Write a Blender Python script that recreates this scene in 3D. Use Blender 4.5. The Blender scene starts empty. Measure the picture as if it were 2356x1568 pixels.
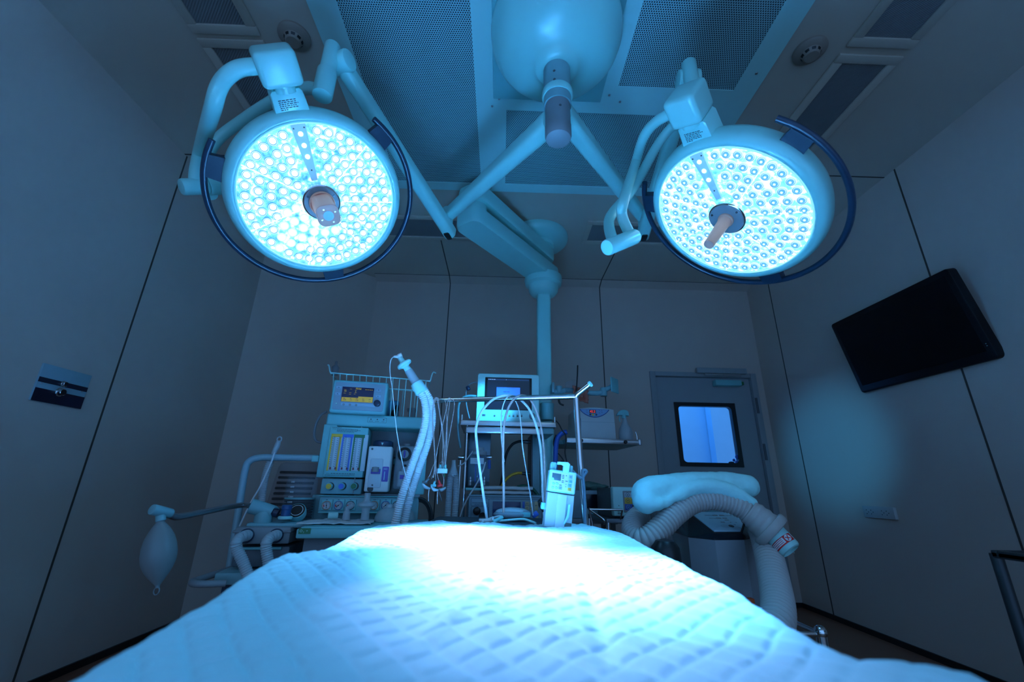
import bpy, bmesh, math, random
from mathutils import Vector, Matrix, noise
random.seed(7)
sc = bpy.context.scene
COL = sc.collection
PI = math.pi
V = Vector
# ------------------------------------------------------------------ camera (fitted to the room's edges)
YAW, PITCH, ROLL, FPX, CH = 0.02064, 0.33065, 0.0184, 974.157, 0.93077
fw = V((math.sin(YAW)*math.cos(PITCH), math.cos(YAW)*math.cos(PITCH), math.sin(PITCH)))
r0 = V((math.cos(YAW), -math.sin(YAW), 0)); u0 = r0.cross(fw)
cr, sr = math.cos(ROLL), math.sin(ROLL)
RT = cr*r0 + sr*u0; UP = -sr*r0 + cr*u0
CAM = V((0, 0, CH))
cd = bpy.data.cameras.new('camera'); cam = bpy.data.objects.new('camera', cd); COL.objects.link(cam)
cd.sensor_width = 36; cd.lens = FPX*36/2356; cd.clip_start = .02
cam.matrix_world = Matrix(((RT.x, UP.x, -fw.x, 0), (RT.y, UP.y, -fw.y, 0), (RT.z, UP.z, -fw.z, CH), (0, 0, 0, 1)))
cd.dof.use_dof = True; cd.dof.focus_distance = 2.2; cd.dof.aperture_fstop = 3.2
sc.camera = cam

def ray(px, py): return RT*((px-1178)/FPX) + UP*((784-py)/FPX) + fw
def P(px, py, x=None, y=None, z=None):
    """the point of the room seen at a photo pixel, at a given room coordinate"""
    d = ray(px, py)
    t = (x-CAM.x)/d.x if x is not None else (y-CAM.y)/d.y if y is not None else (z-CAM.z)/d.z
    return CAM + d*t
def TP(pts, y=None): return [P(p[0], p[1], y=(p[2] if len(p) > 2 else y)) for p in pts]

# ------------------------------------------------------------------ materials
MATS = {}
def mat(name, c, rough=.45, metal=0., var=.06, scale=9., emit=None, es=0., alpha=1., bump=0., spec=.5, coat=0., trans=0.):
    if name in MATS: return MATS[name]
    m = bpy.data.materials.new(name); m.use_nodes = True
    nt = m.node_tree; N = nt.nodes; L = nt.links; b = N['Principled BSDF']
    tc = N.new('ShaderNodeTexCoord'); nz = N.new('ShaderNodeTexNoise'); nz.inputs['Scale'].default_value = scale; nz.inputs['Detail'].default_value = 3
    L.new(tc.outputs['Object'], nz.inputs['Vector'])
    mr = N.new('ShaderNodeMapRange'); mr.inputs['To Min'].default_value = 1-var; mr.inputs['To Max'].default_value = 1+var
    L.new(nz.outputs['Fac'], mr.inputs['Value'])
    vm = N.new('ShaderNodeVectorMath'); vm.operation = 'SCALE'; vm.inputs[0].default_value = c
    L.new(mr.outputs['Result'], vm.inputs['Scale']); L.new(vm.outputs['Vector'], b.inputs['Base Color'])
    b.inputs['Roughness'].default_value = rough; b.inputs['Metallic'].default_value = metal
    b.inputs['Specular IOR Level'].default_value = spec
    if coat: b.inputs['Coat Weight'].default_value = coat
    if emit: b.inputs['Emission Color'].default_value = (*emit, 1); b.inputs['Emission Strength'].default_value = es
    if trans: b.inputs['Transmission Weight'].default_value = trans
    b.inputs['Alpha'].default_value = alpha
    if bump:
        bp = N.new('ShaderNodeBump'); bp.inputs['Strength'].default_value = bump; bp.inputs['Distance'].default_value = .002
        L.new(nz.outputs['Fac'], bp.inputs['Height']); L.new(bp.outputs['Normal'], b.inputs['Normal'])
    MATS[name] = m
    return m
WALL = mat('wall_panel_paint', (.64, .51, .44), .55, var=.03, scale=2)
CEIL = mat('ceiling_paint', (.58, .5, .42), .6, var=.03, scale=2)
SEAM = mat('brown_sealant', (.07, .055, .045), .7)
FLOORM = mat('brown_vinyl', (.3, .12, .07), .45, var=.12, scale=5)
SKIRT = mat('black_skirting', (.012, .012, .013), .4)
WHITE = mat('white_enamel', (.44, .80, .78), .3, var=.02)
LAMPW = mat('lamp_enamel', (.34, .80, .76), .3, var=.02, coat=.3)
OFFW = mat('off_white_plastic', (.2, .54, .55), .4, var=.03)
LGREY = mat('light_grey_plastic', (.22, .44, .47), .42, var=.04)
GREY = mat('grey_plastic', (.26, .28, .3), .45, var=.05)
DGREY = mat('dark_grey_plastic', (.1, .11, .12), .45)
NAVY = mat('navy_plastic', (.015, .03, .07), .35)
BLACK = mat('black_plastic', (.01, .01, .011), .35)
RUBB = mat('black_rubber', (.012, .012, .014), .55)
BUMP = mat('dark_blue_rubber', (.016, .036, .07), .3)
CHROME = mat('chrome', (.8, .82, .84), .12, 1, var=.02)
STEEL = mat('brushed_steel', (.5, .52, .54), .28, 1, var=.08, scale=30)
DSTEEL = mat('dark_steel', (.1, .11, .12), .4, .8)
YELL = mat('yellow_plastic', (.9, .5, .04), .4)
BLUE = mat('blue_plastic', (.05, .16, .62), .4)
GREEN = mat('green_plastic', (.02, .17, .06), .4)
DGREEN = mat('dark_green_rubber', (.01, .05, .045), .5)
RED = mat('red_plastic', (.75, .02, .02), .4)
PURP = mat('purple_label', (.13, .08, .42), .4)
COPPER = mat('salmon_plastic', (1., .46, .33), .4, spec=.3)
COPPER2 = mat('salmon_dark', (.9, .36, .27), .45)
FOAM = mat('white_foam', (.46, .9, .9), .8, bump=.4, scale=40)
HOSE = mat('beige_hose', (.5, .46, .44), .5)
CLOTH = mat('green_cloth', (.14, .26, .22), .85, bump=.5, scale=60)
WCLOTH = mat('white_cloth', (.7, .7, .7), .85, bump=.5, scale=60)
DCLOTH = mat('dark_cloth', (.03, .04, .06), .85, bump=.5, scale=60)
PINKW = mat('pinkish_wire', (.5, .34, .32), .45)
SILC = mat('silicone_tube', (.72, .74, .76), .3, var=.02)
CLEARH = mat('frosted_hose', (.62, .68, .72), .3, alpha=.62, var=.03)
FROST = mat('frosted_plastic', (.6, .66, .7), .3, alpha=.55, var=.03)
BAGM = mat('frosted_rubber', (.27, .3, .31), .45, alpha=.85)
CLEAR = mat('clear_plastic', (.35, .45, .55), .08, alpha=.13, var=.02)
SMOKE = mat('smoked_plastic', (.1, .14, .18), .1, alpha=.35, var=.02)
GLASS = mat('window_glass', (.8, .88, .95), .05, alpha=.08, var=.01)
PAPER = mat('paper_print', (.05, .06, .08), .7)
GRILLE = mat('beige_grille', (.3, .22, .2), .5)
BEIGE = mat('smoke_beige', (.3, .24, .2), .5)
BROWNB = mat('brown_bag', (.4, .1, .06), .4)
DOORM = mat('door_paint', (.34, .36, .37), .5, var=.03)
SCR_D = mat('screen_dark', (.004, .01, .02), .15, emit=(.01, .03, .08), es=.35)
SCR_N = mat('screen_navy', (.003, .006, .03), .2, emit=(.008, .018, .09), es=.35)
SCR_B = mat('screen_blue_window', (.02, .1, .5), .2, emit=(.03, .2, 1.), es=.95)
SCR_T = mat('screen_text', (.3, .4, .5), .2, emit=(.3, .55, .9), es=.6)
SCR_Y = mat('screen_yellow', (.4, .3, .03), .2, emit=(.6, .4, .05), es=.3)
SCR_LB = mat('screen_light_text', (.1, .2, .5), .2, emit=(.05, .12, .6), es=.5)
LCD = mat('lcd_grey', (.06, .1, .12), .25)
REDLED = mat('red_led', (.4, .01, .01), .3, emit=(1, .05, .06), es=1.)
GLED = mat('green_led', (.1, .4, .2), .3, emit=(.3, 1, .5), es=1.)
PANELB = mat('blue_panel', (.2, .36, .6), .4)

def perforated():
    m = mat('perforated_sheet', (.33, .60, .62), .45, var=.02); nt = m.node_tree; N = nt.nodes; L = nt.links; b = N['Principled BSDF']
    tc = N.new('ShaderNodeTexCoord'); pitch = .0112
    ds = []
    for off in (0, .5):
        s = N.new('ShaderNodeVectorMath'); s.operation = 'MULTIPLY_ADD'
        s.inputs[1].default_value = (1/pitch, 1/(pitch*1.732), 0); s.inputs[2].default_value = (off+.003, off+.003, 0)
        L.new(tc.outputs['Object'], s.inputs[0])
        f = N.new('ShaderNodeVectorMath'); f.operation = 'FRACTION'; L.new(s.outputs[0], f.inputs[0])
        c = N.new('ShaderNodeVectorMath'); c.operation = 'SUBTRACT'; c.inputs[1].default_value = (.5, .5, 0); L.new(f.outputs[0], c.inputs[0])
        k = N.new('ShaderNodeVectorMath'); k.operation = 'MULTIPLY'; k.inputs[1].default_value = (1, 1.732, 0); L.new(c.outputs[0], k.inputs[0])
        l = N.new('ShaderNodeVectorMath'); l.operation = 'LENGTH'; L.new(k.outputs[0], l.inputs[0]); ds.append(l)
    mn = N.new('ShaderNodeMath'); mn.operation = 'MINIMUM'; L.new(ds[0].outputs['Value'], mn.inputs[0]); L.new(ds[1].outputs['Value'], mn.inputs[1])
    st = N.new('ShaderNodeMapRange'); st.inputs['From Min'].default_value = .27; st.inputs['From Max'].default_value = .35; L.new(mn.outputs[0], st.inputs['Value'])
    mx = N.new('ShaderNodeMix'); mx.data_type = 'RGBA'; L.new(st.outputs['Result'], mx.inputs['Factor'])
    mx.inputs['A'].default_value = (.02, .025, .03, 1); src = b.inputs['Base Color'].links[0].from_socket
    L.new(src, mx.inputs['B']); L.new(mx.outputs['Result'], b.inputs['Base Color'])
    return m
PERF = perforated()
def diffuser_mat():
    m = mat('troffer_diffuser', (.2, .21, .22), .35); nt = m.node_tree; N = nt.nodes; L = nt.links; b = N['Principled BSDF']
    tc = N.new('ShaderNodeTexCoord'); w = N.new('ShaderNodeTexWave'); w.inputs['Scale'].default_value = 45; w.inputs['Distortion'].default_value = 0; w.bands_direction = 'DIAGONAL'
    L.new(tc.outputs['Object'], w.inputs['Vector']); bp = N.new('ShaderNodeBump'); bp.inputs['Strength'].default_value = .5; bp.inputs['Distance'].default_value = .003
    L.new(w.outputs['Fac'], bp.inputs['Height']); L.new(bp.outputs['Normal'], b.inputs['Normal'])
    return m
DIFF = diffuser_mat()
def led_mats():
    """the lit LED reflector plate and lenses: lamps, so they emit"""
    m = bpy.data.materials.new('led_reflector'); m.use_nodes = True; N = m.node_tree.nodes; L = m.node_tree.links; b = N['Principled BSDF']
    tc = N.new('ShaderNodeTexCoord'); v = N.new('ShaderNodeTexNoise'); v.inputs['Scale'].default_value = 42; v.inputs['Detail'].default_value = 4; v.inputs['Roughness'].default_value = .6
    L.new(tc.outputs['Object'], v.inputs['Vector'])
    cr_ = N.new('ShaderNodeValToRGB'); e = cr_.color_ramp.elements
    e[0].position = .3; e[0].color = (.02, .22, .6, 1); e[1].position = .66; e[1].color = (1, 1.15, 1.25, 1); k = e.new(.5); k.color = (.16, .6, .95, 1)
    L.new(v.outputs['Fac'], cr_.inputs['Fac']); L.new(cr_.outputs['Color'], b.inputs['Emission Color'])
    b.inputs['Emission Strength'].default_value = 1.5; b.inputs['Base Color'].default_value = (.2, .25, .3, 1)
    MATS['led_reflector'] = m
    return m
LEDP = led_mats(); LEDW = LEDP.copy(); LEDW.name = 'led_reflector_white'; LEDW.node_tree.nodes['Principled BSDF'].inputs['Emission Strength'].default_value = 2.2
LENS_C = mat('led_lens_lit', (.8, .9, 1), .1, emit=(.7, 1.05, 1.3), es=1.3)
LENS_B = mat('led_lens_blue', (.1, .2, .3), .1, emit=(.14, .55, .9), es=.8)
LENS_H = mat('led_lens_glare', (.8, .9, 1), .1, emit=(.9, 1.05, 1.15), es=3.)  # brighter lens copy, paints in the glare towards the viewer
LENS_R = mat('led_lens_rim', (.1, .2, .3), .1, emit=(.06, .36, .72), es=.75)
LENS_W = mat('led_lens_edge', (.2, .3, .4), .1, emit=(.7, 1.0, 1.15), es=1.)
STRIPM = mat('lamp_strip', (.7, .75, .8), .4, emit=(.12, .42, .7), es=.45)
RIBM = mat('led_divider', (.8, .9, 1), .2, emit=(.8, 1.05, 1.2), es=1.4)
def sheet_mat():
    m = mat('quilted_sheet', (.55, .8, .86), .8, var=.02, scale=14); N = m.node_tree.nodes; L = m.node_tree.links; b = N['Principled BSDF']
    tc = N.new('ShaderNodeTexCoord'); n = N.new('ShaderNodeTexNoise'); n.inputs['Scale'].default_value = 60; n.inputs['Detail'].default_value = 5
    L.new(tc.outputs['Object'], n.inputs['Vector']); bp = N.new('ShaderNodeBump'); bp.inputs['Strength'].default_value = .35; bp.inputs['Distance'].default_value = .004
    L.new(n.outputs['Fac'], bp.inputs['Height']); L.new(bp.outputs['Normal'], b.inputs['Normal'])
    return m
SHEET = sheet_mat()

# ------------------------------------------------------------------ mesh builder
class MB:
    def __init__(s, M=None):
        s.b = bmesh.new(); s.M = M.copy() if M else Matrix(); s.m = 0; s.mats = []
    def use(s, material):
        if material not in s.mats: s.mats.append(material)
        s.m = s.mats.index(material); return s
    def add(s, t, L=None):
        X = s.M @ L if L is not None else s.M
        vs = [s.b.verts.new(X @ v.co) for v in t.verts]
        t.verts.index_update()
        for f in t.faces:
            try:
                g = s.b.faces.new([vs[v.index] for v in f.verts]); g.material_index = s.m; g.smooth = True
            except ValueError: pass
        t.free(); return s
    def box(s, x0, x1, y0, y1, z0, z1, bev=0., seg=2, L=None):
        x0, x1 = min(x0, x1), max(x0, x1); y0, y1 = min(y0, y1), max(y0, y1); z0, z1 = min(z0, z1), max(z0, z1)
        t = bmesh.new(); bmesh.ops.create_cube(t, size=1)
        for v in t.verts: v.co = V(((x0+x1)/2+v.co.x*(x1-x0), (y0+y1)/2+v.co.y*(y1-y0), (z0+z1)/2+v.co.z*(z1-z0)))
        bev = min(bev, .49*min(x1-x0, y1-y0, z1-z0))
        if bev > 0: bmesh.ops.bevel(t, geom=t.edges[:], offset=bev, segments=seg, affect='EDGES', profile=.5)
        return s.add(t, L)
    def rings(s, rows, cap=True, closed=False):
        t = bmesh.new(); R = [[t.verts.new(p) for p in r] for r in rows]; n = len(R[0]); m = len(R)
        for i in range(m if closed else m-1):
            a, b = R[i], R[(i+1) % m]
            for j in range(n):
                try: t.faces.new((a[j], a[(j+1) % n], b[(j+1) % n], b[j]))
                except ValueError: pass
        if cap and not closed:
            t.faces.new(R[0][::-1]); t.faces.new(R[-1])
        return s.add(t)
    def lathe(s, prof, o=(0, 0, 0), ax=(0, 0, 1), n=32, cap=True):
        a = V(ax).normalized(); e = a.orthogonal().normalized(); f = a.cross(e); o = V(o)
        return s.rings([[o + a*h + (e*math.cos(2*PI*k/n) + f*math.sin(2*PI*k/n))*max(r, 1e-4) for k in range(n)] for r, h in prof], cap)
    def cyl(s, p, q, r, r2=None, n=20, bev=0.):
        p, q = V(p), V(q); d = q-p; h = d.length; r2 = r if r2 is None else r2
        pr = [(r, 0), (r2, h)] if not bev else [(r-bev, 0), (r-.3*bev, .3*bev), (r, bev), (r2, h-bev), (r2-.3*bev, h-.3*bev), (r2-bev, h)]
        return s.lathe(pr, p, d, n)
    def tube(s, pts, r, n=12, res=8, closed=False, step=None, flat=None):
        pts = [V(p) for p in pts]; m = len(pts); C = []
        for i in range(m if closed else m-1):
            g = (lambda k: pts[k % m]) if closed else (lambda k: pts[max(0, min(m-1, k))])
            a, b, c, d = g(i-1), g(i), g(i+1), g(i+2)
            if not closed:
                if i == 0: a = b*2-c
                if i == m-2: d = c*2-b
            for k in range(res):
                t = k/res
                C.append(.5*((2*b)+(c-a)*t+(2*a-5*b+4*c-d)*t*t+(3*b-a-3*c+d)*t**3))
        if not closed: C.append(pts[-1])
        if step:                                            # resample at an even step (for corrugation)
            acc = [0.]
            for i in range(1, len(C)): acc.append(acc[-1]+(C[i]-C[i-1]).length)
            T = acc[-1]; k = max(2, int(T/step)); D = []; j = 0
            for i in range(k+1):
                w = T*i/k
                while j < len(acc)-2 and acc[j+1] < w: j += 1
                f = (w-acc[j])/max(1e-9, acc[j+1]-acc[j]); D.append(C[j].lerp(C[j+1], min(1, f)))
            C = D
        rows = []; up = None; L = 0
        for i, c in enumerate(C):
            t = (C[(i+1) % len(C)]-C[i-1]) if closed else (C[min(i+1, len(C)-1)]-C[max(i-1, 0)])
            t.normalize()
            up = t.orthogonal().normalized() if up is None else (up-t*up.dot(t)).normalized()
            f = t.cross(up)
            if i: L += (C[i]-C[i-1]).length
            q = i/max(1, len(C)-1)
            if callable(r): rr = r(L, q)
            elif isinstance(r, (list, tuple)):
                x = q*(len(r)-1); k = min(int(x), len(r)-2); rr = r[k]+(r[k+1]-r[k])*(x-k)
            else: rr = r
            rows.append([c+(up*math.cos(2*PI*k/n)+f*math.sin(2*PI*k/n))*rr for k in range(n)])
        return s.rings(rows, True, closed)
    def hose(s, pts, r, pitch=.008, amp=.12, n=16):
        return s.tube(pts, lambda L, q: r*(1+amp*(2*abs(math.sin(PI*L/pitch))-1)), n=n, res=16, step=pitch/6)
    def ell(s, c, rad, L=None, n=20):
        t = bmesh.new(); bmesh.ops.create_uvsphere(t, u_segments=n, v_segments=max(8, n//2), radius=1)
        for v in t.verts: v.co = V((c[0]+v.co.x*rad[0], c[1]+v.co.y*rad[1], c[2]+v.co.z*rad[2]))
        return s.add(t, L)
    def prism(s, poly, L, d, bev=0.):
        """poly in the local XY plane, extruded from z=0 to z=d"""
        t = bmesh.new(); a = [t.verts.new((x, y, 0)) for x, y in poly]; b = [t.verts.new((x, y, d)) for x, y in poly]
        n = len(a); t.faces.new(a[::-1]); top = t.faces.new(b)
        for i in range(n): t.faces.new((a[i], a[(i+1) % n], b[(i+1) % n], b[i]))
        bmesh.ops.recalc_face_normals(t, faces=t.faces[:])
        if bev: bmesh.ops.bevel(t, geom=list(top.edges), offset=bev, segments=2, affect='EDGES', profile=.5)
        return s.add(t, L)
    def text(s, body, size, L, depth=.0004, align='CENTER'):
        cu = bpy.data.curves.new('lettering', 'FONT'); cu.body = body; cu.size = size; cu.extrude = depth; cu.align_x = align; cu.align_y = 'CENTER'; cu.resolution_u = 2
        o = bpy.data.objects.new('lettering', cu); COL.objects.link(o); dg = bpy.context.evaluated_depsgraph_get()
        me = bpy.data.meshes.new_from_object(o.evaluated_get(dg)); t = bmesh.new(); t.from_mesh(me)
        bpy.data.objects.remove(o); bpy.data.curves.remove(cu); bpy.data.meshes.remove(me)
        return s.add(t, L)
    def grid(s, fn, nu, nv):
        t = bmesh.new(); R = [[t.verts.new(fn(i/nu, j/nv)) for i in range(nu+1)] for j in range(nv+1)]
        for j in range(nv):
            for i in range(nu): t.faces.new((R[j][i], R[j][i+1], R[j+1][i+1], R[j+1][i]))
        return s.add(t)
    def build(s, name, material=None, parent=None, smooth=38):
        if material is not None and not s.mats: s.mats = [material]
        bmesh.ops.recalc_face_normals(s.b, faces=s.b.faces[:])
        me = bpy.data.meshes.new(name)
        if parent is None:
            xs = [v.co for v in s.b.verts]
            o3 = V(((min(v.x for v in xs)+max(v.x for v in xs))/2, (min(v.y for v in xs)+max(v.y for v in xs))/2, min(v.z for v in xs)))
            W = Matrix.Translation(o3)
        else: W = WM[parent.name]
        s.b.transform(W.inverted()); s.b.to_mesh(me); s.b.free()
        for m in s.mats: me.materials.append(m)
        me.set_sharp_from_angle(angle=math.radians(smooth))
        o = bpy.data.objects.new(name, me); COL.objects.link(o)
        if parent is None: o.matrix_world = W
        else: o.parent = parent
        WM[o.name] = W
        return o
WM = {}
def thing(name, label, cat, loc, rz=0., group=None):
    o = bpy.data.objects.new(name, None); COL.objects.link(o); o.empty_display_size = .05
    o.location = loc; o.rotation_euler = (0, 0, rz); o['label'] = label; o['category'] = cat
    if group: o['group'] = group
    WM[o.name] = Matrix.Translation(V(loc)) @ Matrix.Rotation(rz, 4, 'Z')
    return o
def tag(o, label, cat, group=None):
    o['label'] = label; o['category'] = cat
    if group: o['group'] = group
    return o
def struct(o): o['kind'] = 'structure'; return o

class Fr:
    """an upright face of a piece of equipment: u to the right, v away from the viewer, z up"""
    def __init__(s, px, py, y, deg=0.):
        o = P(px, py, y=y); a = math.radians(deg)
        s.o = V((o.x, o.y, 0)); s.e = V((math.cos(a), math.sin(a), 0)); s.n = V((-math.sin(a), math.cos(a), 0)); s.a = a
        s.M = Matrix.Translation(s.o) @ Matrix.Rotation(a, 4, 'Z')
    def q(s, px, py, v=0.):
        d = ray(px, py); t = (s.o+s.n*v-CAM).dot(s.n)/d.dot(s.n); p = CAM+d*t-s.o
        return p.dot(s.e), p.z
    def w(s, px, py, v=0.):
        u, z = s.q(px, py, v); return V((u, v, z))            # local point
    def mb(s): return MB(s.M)
    def rect(s, mb, a, b, v0, v1, bev=0., seg=2):
        (x0, z1), (x1, z0) = s.q(*a, v0), s.q(*b, v0)
        mb.box(x0, x1, v0, v1, z0, z1, bev, seg); return x0, x1, z0, z1
    def disc(s, mb, px, py, r, v0, v1, n=20, bev=0.):
        u, z = s.q(px, py, v0); mb.cyl((u, v1, z), (u, v0, z), r, n=n, bev=bev); return u, z
    def face(s, px, py, v, rot=0.):
        u, z = s.q(px, py, v); return s.at(u, z, v, rot)
    def at(s, u, z, v, rot=0.):
        return Matrix.Translation((u, v, z)) @ Matrix.Rotation(PI/2, 4, 'X') @ Matrix.Rotation(rot, 4, 'Z')
    def dashes(s, mb, u0_, u1, z1, z0, rows, v, fill=.55):
        """lines of print too small to read"""
        h = (z1-z0)/rows
        for i in range(rows):
            z = z1-(i+.5)*h; u = u0_; end = u0_+(u1-u0_)*random.uniform(.6, 1)
            while u < end:
                w = random.uniform(.6, 2.2)*h; e = min(u+w, end)
                mb.box(u, e, v-.0006, v+.0004, z-h*fill/2, z+h*fill/2); u = e+.45*h
# ================================================================== the room
XL, XR, YB, H = -2.1706, 2.6076, 4.08, 3.0
YC, XC = 3.416, -1.3595           # cut corner on the left
YS = 2.31                          # ceiling and wall joint
YF = -1.2
def slab(name, m, *a, **k): return struct(MB().box(*a, **k).build(name, m))
slab('floor', FLOORM, XL-.1, XR+.1, YF, YB+.1, -.08, 0)
slab('ceiling', CEIL, XL-.1, XR+.1, YF, YB+.1, H, H+.1)
slab('wall_left', WALL, XL-.1, XL, YF, YC, 0, H)
slab('wall_right', WALL, XR, XR+.1, YF, YB+.1, 0, H)
b = MB(); b.prism([(XL, YC), (XC, YB), (XC, YB+.1), (XL-.1, YB+.1), (XL-.1, YC)], Matrix(), H); struct(b.build('wall_corner', WALL))
# back wall with the door opening
DX0, DX1, DZ = 1.50, 2.50, 2.01
b = MB(); b.box(XC, DX0, YB, YB+.1, 0, H).box(DX1, XR+.1, YB, YB+.1, 0, H).box(DX0, DX1, YB, YB+.1, DZ, H); struct(b.build('wall_back', WALL))
b = MB(); b.prism([(0, 0), (.108, 0), (.108, -.04)], Matrix(((0, 0, 1, XC), (1, 0, 0, 3.972), (0, 1, 0, H), (0, 0, 0, 1))), XR-XC); struct(b.build('trim_1', WALL))
def strip(i, *a): return struct(MB().box(*a).build('trim_%d' % i, SEAM))
w = .005
strip(2, XL, XL+.002, YS+.05-w, YS+.05+w, 0, H)
strip(3, XR-.002, XR, YS-.05-w, YS-.05+w, 0, H)
strip(4, XR-.002, XR, 3.72-w, 3.72+w, 0, H)
for i, x in ((5, -.583), (6, 1.011)):
    strip(i, x-w, x+w, YB-.002, YB, 0, 2.96)
    b = MB(); b.box(x-w, x+w, 3.26, 3.972, H-.002, H)
    b.prism([(0, 0), (.108, -.04), (.108, -.043), (0, -.003)], Matrix(((0, 0, 1, x-w), (1, 0, 0, 3.972), (0, 1, 0, H), (0, 0, 0, 1))), 2*w); struct(b.build('trim_%d' % (i+2), SEAM))
b = MB(); b.box(XL, XR, YS+.03-w, YS+.03+w, H-.002, H); struct(b.build('trim_9', SEAM))
b = MB(); b.box(XC, XR, 3.972-w*.6, 3.972+w*.6, H-.002, H); struct(b.build('trim_10', SEAM))
slab('baseboard_left', SKIRT, XL, XL+.012, YF, YC+.004, 0, .036)
slab('baseboard_right', SKIRT, XR-.012, XR, YF, YB, 0, .036)
b = MB(); b.box(XC, DX0-.04, YB-.012, YB, 0, .036).box(DX1+.04, XR, YB-.012, YB, 0, .036); struct(b.build('baseboard_back', SKIRT))
L = math.hypot(XC-XL, YB-YC); a = math.atan2(YB-YC, XC-XL)
b = MB(Matrix.Translation((XL, YC, 0)) @ Matrix.Rotation(a, 4, 'Z')); b.box(0, L, -.012, 0, 0, .036); struct(b.build('baseboard_corner', SKIRT))
# ---- door with window
d = MB(); wx0, wx1, wz0, wz1 = 1.69, 2.29, 1.14, 1.742
lx0, lx1, lz = DX0+.025, DX1-.025, DZ-.015
d.box(lx0, wx0, YB+.02, YB+.06, .005, lz).box(wx1, lx1, YB+.02, YB+.06, .005, lz).box(wx0, wx1, YB+.02, YB+.06, .005, wz0).box(wx0, wx1, YB+.02, YB+.06, wz1, lz)
door = struct(d.build('door_1', DOORM))
f = MB(); f.box(DX0-.035, DX0+.02, YB-.02, YB+.1, 0, DZ+.035, .004).box(DX1-.02, DX1+.035, YB-.02, YB+.1, 0, DZ+.035, .004).box(DX0+.021, DX1-.021, YB-.019, YB+.1, DZ-.01, DZ+.034, .004)
f.build('door_frame', DOORM, door)
g = MB()
def rrect(x0, x1, z0, z1, r, n=6):
    out = []
    for cx, cz, a0 in ((x1-r, z1-r, 0), (x0+r, z1-r, PI/2), (x0+r, z0+r, PI), (x1-r, z0+r, 1.5*PI)):
        for k in range(n+1):
            t = a0+PI/2*k/n; out.append((cx+r*math.cos(t), cz+r*math.sin(t)))
    return out
def frame_ring(mb, outer, inner, L, d):
    t = bmesh.new(); n = len(inner)
    rows = [[t.verts.new((x, z, h)) for x, z in poly] for poly, h in ((inner, 0), (inner, d), (outer, d), (outer, 0))]
    for i in range(4):
        A, B = rows[i], rows[(i+1) % 4]
        for j in range(n): t.faces.new((A[j], A[(j+1) % n], B[(j+1) % n], B[j]))
    bmesh.ops.recalc_face_normals(t, faces=t.faces[:]); mb.add(t, L)
FX = Matrix(((1, 0, 0, 0), (0, 0, -1, 0), (0, 1, 0, 0), (0, 0, 0, 1)))     # XY plane -> XZ plane facing the viewer
inner = rrect(wx0+.035, wx1-.04, wz0+.035, wz1-.035, .035)
outer = rrect(wx0-.002, wx1+.002, wz0-.002, wz1+.002, .001)
frame_ring(g, outer, inner, Matrix.Translation((0, YB+.06, 0)) @ FX, .05)
g.build('window_frame', BLACK, door)
MB().box(wx0+.02, wx1-.02, YB+.035, YB+.041, wz0+.02, wz1-.02).build('pane', GLASS, door)
c = MB(); c.box(1.93, 2.43, YB-.055, YB-.02, DZ+.02, DZ+.075, .004); cl = c.build('door_closer', DOORM, door)
MB().use(OFFW).box(2.10, 2.36, YB-.055, YB+.02, DZ-.1, DZ-.045, .006).use(GREEN).box(2.362, 2.385, YB-.045, YB+.02, DZ-.09, DZ-.06).build('closer_body', None, cl)
MB().box(2.0, 2.36, YB-.06, YB-.05, DZ-.005, DZ+.012).build('closer_arm', STEEL, cl)
for z in (1.72, 1.28, .35):
    MB().cyl((DX1-.005, YB-.02, z-.075), (DX1-.005, YB-.02, z+.075), .012, n=12).build('hinge', DGREY, door)
# corridor beyond the door
CORR = mat('corridor_paint', (.34, .62, .86), .6)
slab('wall_corridor', CORR, .9, 3.4, 5.45, 5.5, 0, 3)
b = MB(); b.box(P(1642, 1000, y=5.3).x, 3.4, 5.3, 5.44, 0, 3).box(1.2, 1.25, YB+.14, 5.45, 0, 3); struct(b.build('wall_passage', CORR))
o = P(1700, 1055, y=4.3)
b = MB(); b.use(BLUE)
for px, py, rx, rz in ((1695.5, 1050.5, .019, .021), (1688.5, 1058, .014, .014), (1696, 1063, .022, .016)):
    q = P(px, py, y=YB+.03); b.ell((q.x, YB+.028, q.z), (rx, .006, rz), n=16)
b.use(NAVY); q = P(1683, 1064, y=YB+.03); b.ell((q.x, YB+.028, q.z), (.03, .006, .012), n=16)
tag(b.build('window_sticker'), 'dark blue flower-like sticker in the lower corner of the door window', 'sticker')

# ================================================================== ceiling fittings
def frame_bars(mb, x0, x1, y0, y1, wd, z0, z1):
    mb.box(x0, x1, y0, y0+wd, z0, z1, .003).box(x0, x1, y1-wd, y1, z0, z1, .003).box(x0, x0+wd, y0+wd, y1-wd, z0, z1, .003).box(x1-wd, x1, y0+wd, y1-wd, z0, z1, .003)
def ceiling_light(x0, x1, y0, y1, label):
    t = thing('ceiling_light', label, 'ceiling light', ((x0+x1)/2, (y0+y1)/2, H-.02), 0, 'recessed ceiling lights, switched off')
    b = MB(); frame_bars(b, x0-.045, x1+.045, y0-.045, y1+.045, .045, H-.014, H); b.build('frame', CEIL, t)
    b = MB().box(x0, x1, y0, y1, H-.004, H-.001); b.build('diffuser', DIFF, t)
ceiling_light(-1.505, -1.27, .3, 1.46, 'dark recessed ceiling light at the upper left, cut off by the photo edge')
ceiling_light(-1.505, -1.27, 1.575, 2.75, 'dark recessed ceiling light behind the arm of the left surgical light')
ceiling_light(1.682, 1.915, .3, 1.40, 'dark recessed ceiling light at the upper right, cut off by the photo edge')
ceiling_light(1.682, 1.915, 1.53, 2.70, 'dark recessed ceiling light behind the rim of the right surgical light')
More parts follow.
